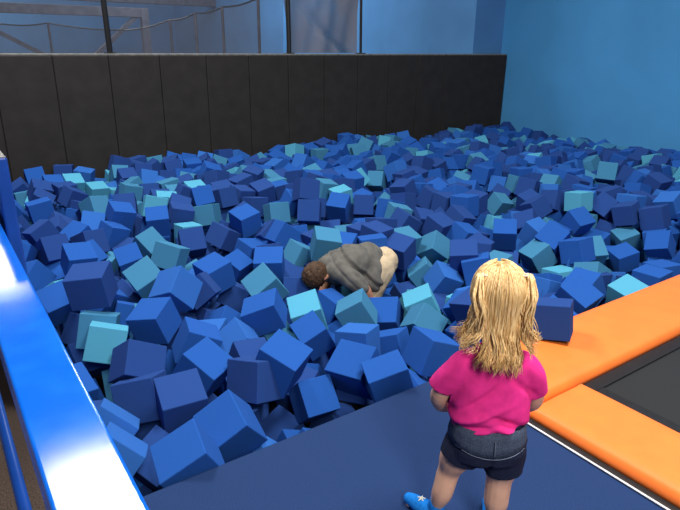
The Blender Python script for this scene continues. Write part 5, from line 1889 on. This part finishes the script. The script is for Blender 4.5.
D 7197 2739 -7 40 -48 -61 -48 208
R 7261 3010 24 43 48 -60 -48 203
L 7205 5994 -44 4 20 97 10 201
R 7141 6219 16 45 -45 -46 -62 197
T 7244 6443 12 72 12 -4 68 201
R 7098 7733 -176 65 49 17 56 206
D 7354 2112 46 1 79 0 -62 197
R 7404 2460 7 72 68 -15 3 198
R 7433 2665 12 72 69 -4 -5 205
D 7468 2881 8 7 -8 -69 71 211
T 7568 3099 57 53 56 -56 31 212
D 7643 3336 52 44 67 38 47 197
D 7551 4068 -44 38 51 66 -40 204
D 7476 5519 -69 33 52 77 16 202
R 7650 5756 -91 14 25 17 94 206
D 7600 2103 -23 3 81 -13 -57 201
R 7640 2350 41 15 82 50 24 199
D 7756 2624 105 96 -3 -7 -28 208
D 7752 3007 1 43 44 -44 -65 197
M 7822 3227 26 10 -11 -99 7 203
T 7866 3460 39 48 -49 -48 55 206
D 7856 2023 25 65 12 -19 -73 205
T 7957 2272 18 43 -39 -72 -38 199
L 8177 2594 101 57 51 -37 -53 212
D 7970 2802 -21 51 7 -85 8 199
D 8019 3051 17 5 -73 10 68 210
M 8088 3465 13 99 -3 5 10 204
T 8022 3685 -35 76 -65 -9 -3 198
M 7999 4021 -42 38 -57 -50 52 206
R 8219 4317 -141 61 78 -14 3 200
L 8044 6604 -30 42 51 -68 32 203
R 8319 2024 51 98 11 -1 16 202
R 8355 2365 43 52 -36 59 50 202
D 8390 2624 46 59 0 80 8 205
T 8290 2835 84 49 -54 41 54 200
D 8238 3170 46 5 55 83 -2 204
T 8282 3529 -40 46 -55 -62 -32 211
D 8387 4772 -22 62 -35 -52 48 207
D 8411 5279 -59 14 -68 -71 -5 209
D 8447 7910 -76 7 65 -6 -75 203
D 8632 2132 33 66 23 65 -30 203
R 8582 2394 0 47 -50 57 -46 206
D 8606 2620 -32 35 33 67 -56 202
R 8557 2869 -28 75 -49 27 36 208
D 8478 3232 35 5 -100 2 -3 204
R 8542 3490 87 68 -73 5 1 207
R 8620 3714 63 65 -72 23 6 201
D 8694 5778 -157 72 52 40 -22 198
R 8833 2048 21 37 -1 3 93 201
R 8813 2370 -64 3 -44 2 90 197
R 8933 2766 -2 88 17 -14 41 198
R 8940 3082 -98 4 -89 3 46 204
T 8852 3310 21 61 -78 0 -8 197
M 8801 3533 16 54 35 -55 -54 207
M 8953 3742 -36 35 -30 -57 -68 202
D 8873 3951 29 9 68 -67 -28 207
R 8825 4546 -28 14 -6 68 71 202
D 9027 5027 -117 97 7 -23 8 210
D 8866 5258 -91 37 -57 71 -19 198
M 9321 2136 -73 12 88 -8 -45 210
D 9345 2406 -36 39 -63 52 -42 205
R 9136 2600 68 62 8 -3 -78 207
R 9173 3059 -73 25 72 62 -17 198
M 9268 3311 -6 8 43 -2 -90 198
T 9175 3503 -4 65 -73 11 20 201
D 9275 3741 -37 72 -67 -9 -13 202
L 9047 3963 -81 95 14 27 1 197
D 9239 6385 -76 5 -93 5 37 199
M 9393 3067 24 72 -4 -14 -68 196
D 9524 3295 -21 5 26 -1 97 212
R 9483 3533 -20 60 -61 -39 -36 208
R 9389 4238 1 12 36 93 6 211
D 9426 5892 -120 51 59 53 35 200
'''

hb = bmesh.new(); keys = list(FOAM)
for line in HEAP.strip().splitlines():
    t = line.split(); v = [int(a) for a in t[1:]]
    M = Matrix.Translation((v[0] / 1000, v[1] / 1000, v[2] / 1000)) @ Quaternion(v[3:7]).normalized().to_matrix().to_4x4() @ Matrix.Scale(v[7] / 1000, 4)
    n0 = len(hb.faces); hb.from_mesh(me0); hb.faces.ensure_lookup_table(); hb.verts.ensure_lookup_table()
    fs = hb.faces[n0:]; vs = {x for f in fs for x in f.verts}
    for x in vs: x.co = M @ x.co
    for f in fs: f.material_index = keys.index(t[0])
heap = from_bm('foam_cube_heap', hb, [FOAM[k] for k in keys])
props(heap, 'heap of the smaller and deeper blue foam cubes filling the whole pit', 'foam cubes', kind='stuff')


def child():
    root = empty('person', (1.304, 1.077, 0), YAW, label='small child with long blond hair, pink t-shirt and denim shorts standing on the navy mat', cat='person')
    V = Vector
    root.scale = (1, 1, 1.03)
    # ---- body: one continuous skin
    bm = bmesh.new()
    hc = V((.032, .025, .872))
    ell(bm, hc, (.070, .080, .088)); ell(bm, hc + V((0, .028, -.048)), (.050, .048, .045)); ell(bm, hc + V((0, .052, -.075)), (.022, .022, .020), sub=2)
    ell(bm, hc + V((-.036, .045, -.035)), (.028, .026, .027), sub=2); ell(bm, hc + V((.036, .045, -.035)), (.028, .026, .027), sub=2)
    limb(bm, [hc + V((0, .078, .0)), hc + V((0, .090, -.018))], [.007, .010], 8)
    ell(bm, hc + V((0, .078, -.046)), (.018, .008, .005), sub=2); ell(bm, hc + V((0, .077, -.054)), (.015, .008, .006), sub=2)
    for s in (-1, 1): ell(bm, hc + V((s * .072, .008, -.012)), (.009, .017, .024), sub=2)
    limb(bm, [hc + V((0, -.012, -.06)), (.035, .0, .66)], [.036, .040])
    loft(bm, [((.037, 0, .34), .10, .075), ((.037, 0, .42), .098, .072), ((.037, 0, .55), .095, .062), ((.037, 0, .63), .098, .055), ((.037, 0, .675), .06, .04)])
    limb(bm, [(-.02, 0, .36), (-.05, .015, .29), (-.068, .03, .215), (-.085, .018, .145), (-.100, .03, .07), (-.100, .03, .035)], [.062, .055, .039, .037, .023, .022])
    limb(bm, [(.095, 0, .36), (.100, -.0, .28), (.096, -.006, .205), (.092, -.016, .14), (.094, -.012, .065), (.094, -.01, .035)], [.064, .060, .043, .042, .026, .024])
    for (ax, ay, dx, dy) in ((-.100, .02, -.075, .085), (.094, -.02, .01, .11)):
        limb(bm, [(ax - dx * .1, ay - dy * .1, .026), (ax + dx * .45, ay + dy * .45, .028), (ax + dx, ay + dy, .016)], [.021, .023, .013], 10)
        n = V((-dy, dx, 0)).normalized()
        for k in range(5):
            c = V((ax + dx, ay + dy, .012)) + n * (.008 * (k - 2)); limb(bm, [c, c + V((dx, dy, 0)).normalized() * (.018 - .002 * abs(k - 1))], [.0065, .0055], 8)
    arms = ((-1, [(-.055, .0, .645), (-.085, .008, .60), (-.118, .03, .515), (-.105, .08, .45), (-.075, .125, .405)]),
            (1, [(.130, .0, .645), (.165, .008, .60), (.190, .03, .505), (.182, .08, .445), (.150, .125, .40)]))
    for s, p in arms:
        limb(bm, p, [.038, .035, .031, .028, .020])
        a = V(p[-1]); d = (a - V(p[-2])).normalized(); d = (d + V((-s * .25, 0, 0))).normalized(); side = d.cross(V((0, 0, 1))).normalized(); up = side.cross(d)
        pc = a + d * .028
        ell(bm, pc, (.021, .021, .013), sub=2)
        for k, ln in enumerate((.026, .032, .034, .030)):
            b0 = pc + d * .012 + side * (.0115 * (k - 1.5)); b1 = b0 + d * ln * .5 - up * .004; b2 = b1 + d * ln * .35 - up * .012
            limb(bm, [b0, b1, b2], [.0058, .0055, .005], 8)
        limb(bm, [pc - d * .008 - side * s * .016, pc + d * .012 - side * s * .028 - up * .006, pc + d * .026 - side * s * .024 - up * .012], [.007, .0062, .0055], 8)
    body = organic('body', bm, m_skin, root, .0042, 3)
    for s in (-1, 1):
        bm = bmesh.new(); ell(bm, hc + V((s * .027, .0705, .002)), (.0115, .008, .0085), sub=2); e = from_bm('eye', bm, m_eye, root, True)
        bm = bmesh.new(); ell(bm, hc + V((s * .027, .077, .002)), (.0055, .003, .0055), sub=2); from_bm('iris', bm, m_iris, e, True)
    bm = bmesh.new(); ell(bm, hc + V((0, .0855, -.049)), (.016, .004, .005), sub=2); from_bm('mouth', bm, m_lip, root, True)
    # ---- t-shirt
    bm = bmesh.new(); T = Matrix.Rotation(R(7), 3, 'Y')
    loft(bm, [((.037, -.005, .415), .128, .094, T), ((.037, -.004, .46), .129, .093, T), ((.037, -.003, .52), .126, .086), ((.037, 0, .59), .118, .076),
              ((.037, 0, .64), .112, .066), ((.037, 0, .672), .090, .055), ((.037, 0, .695), .058, .045), ((.037, 0, .71), .045, .04)])
    limb(bm, [(-.050, 0, .640), (-.082, .006, .600), (-.112, .026, .548), (-.118, .032, .52)], [.047, .046, .044, .044])
    limb(bm, [(.124, 0, .640), (.160, .006, .600), (.184, .026, .540), (.190, .032, .51)], [.047, .046, .044, .044])
    def wr(p):
        x, y, z = p
        d = .0035 * noise.noise(V((x * 16, y * 16, z * 11)))
        if y < .03:
            for (a, b_, c, wd, am) in ((.9, .45, .445, .014, -.010), (.75, .52, .475, .011, .008), (-.8, .50, .445, .012, -.010), (-.65, .47, .418, .010, .007), (.35, .475, .47, .010, -.007), (1.5, .60, .60, .012, -.006), (-1.5, .66, .61, .012, -.006)):
                t = z - b_ - a * (x - .037) * .55
                gate = math.exp(-((x - .037 - (.06 if a < 0 else -.06)) ** 2) / .006)
                d += 1.7 * am * math.exp(-(t / wd) ** 2) * gate
            d += .006 * math.exp(-((z - .44) / .018) ** 2) * math.sin(38 * x + 1)
        return d
    sleeve = lambda c, n: (V(c), V(n))
    shirt = organic('t_shirt', bm, m_pink, root, .006, 5, wr)
    b2 = bmesh.new(); b2.from_mesh(shirt.data)
    # hem and cuffs end open
    def trim(test_co, no, side):
        g = [f for f in b2.faces if side(f.calc_center_median())]
        gg = set(g) | {e for f in g for e in f.edges} | {v for f in g for v in f.verts}
        bmesh.ops.bisect_plane(b2, geom=list(gg), plane_co=test_co, plane_no=no, clear_outer=True)
    trim(V((.037, 0, .452)), V((.10, 0, -1)).normalized(), lambda c: -.095 < c.x < .172 and c.z < .5 or c.z < .46)
    trim(V((-.122, .03, .545)), V((-.3, .1, -1)).normalized(), lambda c: c.x < -.097 and c.z < .58 and c.z > .47)
    trim(V((.192, .03, .532)), V((.3, .1, -1)).normalized(), lambda c: c.x > .171 and c.z < .57 and c.z > .46)
    trim(V((.037, 0, .700)), V((0, 0, 1)), lambda c: c.z > .69)
    b2.to_mesh(shirt.data); b2.free()
    sm = shirt.modifiers.new('cloth', 'SOLIDIFY'); sm.thickness = .003; sm.offset = -1
    # ---- shorts
    bm = bmesh.new()
    loft(bm, [((.038, 0, .46), .112, .082), ((.038, -.004, .41), .118, .090), ((.040, -.008, .365), .126, .098), ((.040, -.006, .33), .124, .092), ((.040, -.002, .315), .11, .08)])
    limb(bm, [(-.022, -.002, .37), (-.034, .0, .33), (-.044, .004, .295), (-.048, .008, .275)], [.068, .070, .068, .066])
    limb(bm, [(.098, -.004, .37), (.102, -.004, .32), (.102, -.002, .275), (.102, -.0, .250)], [.070, .073, .071, .069])
    def wr2(p): return .004 * noise.noise(V((p.x * 22, p.y * 22, p.z * 16))) - .006 * math.exp(-((p.x - .037) / .006) ** 2) * (1 if p.y < 0 and p.z < .40 else 0)
    shorts = organic('shorts', bm, m_denim, root, .005, 5, wr2)
    b2 = bmesh.new(); b2.from_mesh(shorts.data)
    for co, no, sd in ((V((-.046, 0, .300)), V((-.35, 0, -1)).normalized(), lambda c: c.x < .030 and c.z < .34), (V((.102, 0, .262)), V((.12, 0, -1)).normalized(), lambda c: c.x >= .030 and c.z < .34)):
        g = [f for f in b2.faces if sd(f.calc_center_median())]
        gg = set(g) | {e for f in g for e in f.edges} | {v for f in g for v in f.verts}
        bmesh.ops.bisect_plane(b2, geom=list(gg), plane_co=co, plane_no=no, clear_outer=True)
    b2.to_mesh(shorts.data); b2.free()
    sm = shorts.modifiers.new('cloth', 'SOLIDIFY'); sm.thickness = .004; sm.offset = -1
    bm = bmesh.new(); n = 60; rows = []
    for z, rx, ry, dip in ((.455, .117, .088, 0), (.43, .1205, .093, .3), (.412, .1235, .0965, .65), (.392, .1275, .1005, 1)):
        row = []
        for k in range(n):
            a = 2 * math.pi * k / n; ca, sa = math.cos(a), math.sin(a)
            zz = z - .020 * dip * max(0, -sa) ** 2 + .012 * dip * max(0, sa)
            row.append(bm.verts.new((.038 + math.copysign(abs(ca) ** (2 / 2.3), ca) * rx, -.006 + math.copysign(abs(sa) ** (2 / 2.3), sa) * ry + .0015 * math.sin(a * 40), zz)))
        rows.append(row)
    for a, b_ in zip(rows, rows[1:]):
        for k in range(n): bm.faces.new((a[k], b_[k], b_[(k + 1) % n], a[(k + 1) % n]))
    wb = from_bm('waistband', bm, m_denim2, shorts, True); wb.modifiers.new('cloth', 'SOLIDIFY').thickness = .003
    bm = bmesh.new(); tube(bm, [(.038, -.105, .43), (.038, -.110, .41), (.038, -.112, .384)], .0016, 5)
    pts = [(.038 + .124 * math.cos(a), -.008 - .1015 * abs(math.sin(a)) ** .87 - .002, .3915 - .020 * math.sin(a) ** 2) for a in [R(8 + 164 * k / 20) for k in range(21)]]
    tube(bm, pts, .0014, 5); from_bm('stitching', bm, m_stitch, shorts)
    # ---- socks
    for (ax, ay, dx, dy, pr) in ((-.100, .02, -.075, .085, 1), (.094, -.02, .01, .11, 0)):
        bm = bmesh.new(); d = V((dx, dy, 0)).normalized()
        limb(bm, [(ax, ay + .01, .082), (ax, ay + .006, .045)], [.0285, .029])
        limb(bm, [(ax - dx * .12, ay - dy * .12, .029), (ax + dx * .5, ay + dy * .5, .032), (ax + dx * 1.12, ay + dy * 1.12, .024)], [.0285, .033, .0235], 12)
        s_ = organic('sock', bm, m_sock, root, .005, 4, lambda p: .002 * noise.noise(V(p) * 40))
        if pr:
            bm = bmesh.new()
            for k in range(5):
                a = 2 * math.pi * k / 5
                c = V((ax + dx * .62, ay + dy * .62, .0655)); tube(bm, [c, c + V((math.cos(a) * .016, math.sin(a) * .016, -.0045))], [.0045, .0015], 5)
            from_bm('printed_star', bm, m_sockprint, s_)
    # ---- hair: cap and locks
    hair = empty('hair'); hair.parent = root
    rnd = random.Random(7)
    hs = hc + V((0, -.010, .006)); hr = V((.076, .083, .088))
    bm = bmesh.new(); ell(bm, hs, hr, sub=4)
    for v in bm.verts:
        q = v.co - hs
        if abs(q.x) < .02 and q.z > 0: v.co -= q.normalized() * .004 * math.exp(-(q.x / .004) ** 2)
    bmesh.ops.bisect_plane(bm, geom=bm.verts[:] + bm.edges[:] + bm.faces[:], plane_co=hs + V((0, .045, .01)), plane_no=V((0, 1, -.55)).normalized(), clear_outer=True)
    from_bm('scalp_hair', bm, m_blond, hair, True)
    def lock(bm, az, th0, zend, out, wave, rad, phase, off):
        """az: 0 = back (-y), + to the right. Follows the head down, then hangs."""
        pts = []; dirv = V((math.sin(az), -math.cos(az), 0))
        for k in range(8):
            th = th0 + (R(92) - th0) * k / 7
            q = V((dirv.x * hr.x * math.sin(th), dirv.y * hr.y * math.sin(th), hr.z * math.cos(th)))
            pts.append(hs + q * (1.02 + off))
        e = pts[-1].copy(); n = 12; H = e.z - zend
        for k in range(1, n + 1):
            t = k / n; z = e.z - H * t
            sh = .012 * math.sin(math.pi * min(1, t * 1.2)) * -1
            o = out * (max(0, t - .45) / .55) ** 2 + sh + (.020 if abs(az) < 1.1 else .008) * t
            p = V((e.x, e.y, z)) + dirv * o
            am = wave * t ** 1.5
            p += V((math.cos(az), math.sin(az), 0)) * am * math.sin(phase + t * 11) + dirv * am * .7 * math.cos(phase * 1.7 + t * 10.5)
            if t > .88: p.z += out * .35 * (t - .88) / .12
            pts.append(p)
        m = len(pts)
        tube(bm, pts, [rad * (.55 + .45 * min(1, i / 5)) * (1 if i < m - 6 else max(.15, (m - i) / 6.5)) for i in range(m)], 5)
    for nm, mt, clumps, per in (('back_hair', m_blond, 46, 13), ('light_locks', m_blond2, 26, 9)):
        bm = bmesh.new()
        for c in range(clumps):
            az0 = -1.8 + 3.6 * (c + rnd.random()) / clumps
            side = abs(az0); wave = rnd.uniform(.009, .017) * (1.3 if side > .8 else 1); ph0 = rnd.uniform(0, 6.3)
            z0 = (.640 if side < .7 else .688) + rnd.random() * .045; out = rnd.uniform(.0, .018) + (.034 * rnd.random() if side > .7 else 0)
            th0 = rnd.uniform(6, 40)
            for i in range(per):
                lock(bm, az0 + rnd.gauss(0, .045), R(th0 + rnd.uniform(0, 14)), z0 + rnd.uniform(0, .018), out + rnd.uniform(0, .004), wave, rnd.uniform(.0014, .0028), ph0 + rnd.gauss(0, .16), rnd.uniform(0, .05) + (.03 if nm == 'light_locks' else 0))
        from_bm(nm, bm, mt, hair, True)
    for s, nm in ((-1, 'ponytail'), (1, 'ponytail')):
        t0 = V((.036 + s * .056, -.014, .935))
        bm = bmesh.new()
        for i in range(60):
            a0 = rnd.uniform(0, 6.3); w_ = rnd.uniform(.2, 1) * .012; ph = rnd.uniform(0, 6.3)
            zend = .74 + rnd.random() * .06; pts = []
            for k in range(15):
                t = k / 14
                z = t0.z + .012 * math.sin(math.pi * min(1, t * 5)) - (t0.z - zend) * t ** 1.15
                bul = s * (.012 + .010 * math.sin(math.pi * min(1, t * 1.6)) ** .8 + .020 * max(0, t - .7) * 3 * (i % 3 == 0))
                spread = w_ * (.35 + 1.3 * min(1, t * 3))
                p = V((t0.x + bul + spread * math.cos(a0) + .007 * t * math.sin(ph + 8 * t), t0.y - .012 * t + spread * math.sin(a0) * 1.2 - .03 * min(1, t * 2.5) * (i % 2), z))
                pts.append(p)
            tube(bm, pts, [.0032 * (1 if k < 9 else (15.5 - k) / 6.5) for k in range(15)], 5)
        # hair combed from the head into the tie
        for i in range(60):
            az = s * rnd.uniform(.3, 3.0); th = R(rnd.uniform(18, 78)); q = V((math.sin(az) * hr.x * math.sin(th), -math.cos(az) * hr.y * math.sin(th), hr.z * math.cos(th)))
            a = hs + q * 1.03; pts = []
            for k in range(7):
                t = k / 6; p = a.lerp(t0, t) - hs
                g = math.sqrt((p.x / hr.x) ** 2 + (p.y / hr.y) ** 2 + (p.z / hr.z) ** 2)
                pts.append(hs + p * (1.05 / max(g, .3) * (1 - t ** 4) + t ** 4))
            tube(bm, pts, .0028, 5)
        from_bm(nm, bm, m_blond2, hair, True)
        bm = bmesh.new(); tube(bm, [t0 + V((.010 * math.cos(a), .010 * math.sin(a), .003)) for a in [2 * math.pi * k / 16 for k in range(17)]], .0035, 6)
        from_bm('hair_tie', bm, m_tie, hair, True)
    return root
child()

def diver():
    root = empty('person', (2.334, 3.266, 0), YAW, label='person in grey t-shirt and khaki shorts bending head-down among the foam cubes', cat='person')
    V = Vector
    u = V((-.66, -.66, -.30)).normalized(); f = V((.05, .28, -1)); f = (f - u * f.dot(u)).normalized(); l = u.cross(f)
    M = Matrix((l, f, u)).transposed()          # local x = left ear, y = face, z = crown
    hc = V((-.205, -.10, .045))
    hp = lambda x, y, z: hc + M @ V((x, y, z))
    bm = bmesh.new()
    ell(bm, hc, (.076, .092, .100), M); ell(bm, hp(0, .035, -.06), (.055, .055, .055), M); ell(bm, hp(0, .06, -.095), (.028, .024, .022), M, 2)
    limb(bm, [hp(0, .09, .0), hp(0, .108, -.03)], [.009, .014], 8)
    ell(bm, hp(0, .088, -.06), (.026, .010, .008), M, 2)
    for s in (-1, 1): ell(bm, hp(s * .080, -.005, -.02), (.010, .020, .032), M, 2)
    limb(bm, [hp(0, -.015, -.06), (-.10, -.01, .10), (-.04, .03, .08)], [.056, .058, .07])
    ell(bm, (0, .06, .05), (.13, .14, .11)); ell(bm, (.16, .14, .05), (.12, .14, .11))
    la = [(-.03, -.11, .07), (.05, -.16, .03), (.135, -.155, -.035), (.172, -.135, -.11), (.205, -.12, -.19)]
    ra = [(-.06, .17, .07), (-.09, .22, -.02), (-.12, .22, -.10), (-.16, .16, -.18), (-.20, .12, -.25)]
    for s, p in ((1, la), (-1, ra)):
        limb(bm, p, [.055, .048, .042, .036, .027])
        a = V(p[-1]); d = (a - V(p[-2])).normalized(); side = d.cross(V((0, 1, 0))).normalized(); up = side.cross(d)
        pc = a + d * .05; ell(bm, pc, (.036, .022, .042), sub=2)
        for k, ln in enumerate((.058, .068, .072, .064)):
            b0 = pc + d * .03 + side * (.019 * (k - 1.5)); b1 = b0 + d * ln * .5 + up * .006; b2 = b1 + d * ln * .4 + up * .02
            limb(bm, [b0, b1, b2], [.009, .0085, .0075], 8)
        limb(bm, [pc - d * .02 + side * .03, pc + d * .01 + side * .05, pc + d * .035 + side * .055 + up * .01], [.011, .0095, .0085], 8)
    for hip, kn, an, toe in (((.25, .10, .0), (.12, .04, -.33), (.44, .10, -.45), (.52, .11, -.50)), ((.29, .27, .0), (.18, .26, -.33), (.50, .30, -.45), (.58, .31, -.50))):
        limb(bm, [hip, kn], [.085, .06]); limb(bm, [kn, tuple((V(kn) * .6 + V(an) * .4)), an], [.058, .052, .035]); limb(bm, [an, toe], [.036, .026])
    organic('body', bm, m_skin2, root, .0075, 4)
    bm = bmesh.new(); ell(bm, hp(0, -.012, .012), (.083, .096, .104), M, 5)
    for v in bm.verts:
        q = v.co - hc; n_ = q.normalized(); v.co += n_ * (.007 * noise.noise(v.co * 45) + .004 * noise.noise(v.co * 110))
    bmesh.ops.bisect_plane(bm, geom=bm.verts[:] + bm.edges[:] + bm.faces[:], plane_co=hp(0, .045, -.01), plane_no=M @ V((0, 1, -.75)).normalized(), clear_outer=True)
    bmesh.ops.bisect_plane(bm, geom=bm.verts[:] + bm.edges[:] + bm.faces[:], plane_co=hp(0, 0, -.065), plane_no=M @ V((0, 0, -1)), clear_outer=True)
    from_bm('hair', bm, m_brownhair, root, True)
    for s in (-1, 1):
        bm = bmesh.new(); ell(bm, hp(s * .03, .083, -.005), (.013, .009, .009), M, 2); e = from_bm('eye', bm, m_eye, root, True)
        bm = bmesh.new(); ell(bm, hp(s * .03, .091, -.005), (.006, .003, .006), M, 2); from_bm('iris', bm, m_iris, e, True)
    bm = bmesh.new()
    ell(bm, (-.055, .03, .055), (.135, .165, .135)); ell(bm, (.05, .07, .085), (.16, .165, .135)); ell(bm, (.17, .15, .065), (.13, .165, .145))
    ell(bm, (-.10, -.06, .075), (.075, .075, .07)); ell(bm, (.205, .13, .0), (.125, .165, .165)); ell(bm, (.18, .05, -.03), (.11, .12, .14)); limb(bm, [(-.14, -.03, .10), (-.06, .02, .09)], [.066, .08])
    limb(bm, [(-.05, -.09, .08), (.035, -.15, .045), (.115, -.165, -.012)], [.082, .075, .066])
    limb(bm, [(-.08, .14, .07), (-.10, .21, -.01)], [.08, .066])
    def wr(p):
        d = .010 * noise.noise(V((p.x * 9, p.y * 7, p.z * 9))) + .005 * noise.noise(p * 22)
        t = (p.x - .06) * .8 + (p.z - .1) * .9
        d += -.010 * math.exp(-((t) / .014) ** 2) + .007 * math.exp(-((t - .035) / .014) ** 2) - .008 * math.exp(-((t + .075) / .012) ** 2)
        return d
    tee = organic('t_shirt', bm, m_tee, root, .009, 5, wr)
    bm = bmesh.new(); limb(bm, [hp(0, -.035, -.095), hp(0, -.028, -.115)], [.060, .064], 20)
    o = organic('collar', bm, m_tee, tee, .007, 2)
    bm = bmesh.new(); ell(bm, (.118, -.045, .0), (.018, .012, .014), sub=2); from_bm('red_print', bm, m_red, tee, True)
    bm = bmesh.new(); ell(bm, (.232, .17, .0), (.105, .155, .150))
    limb(bm, [(.26, .10, .02), (.20, .07, -.12), (.15, .05, -.25)], [.115, .10, .09]); limb(bm, [(.30, .27, .02), (.25, .27, -.12), (.20, .26, -.25)], [.115, .10, .09])
    organic('shorts', bm, m_khaki, root, .009, 5, lambda p: .008 * noise.noise(p * 14))
    return root
diver()
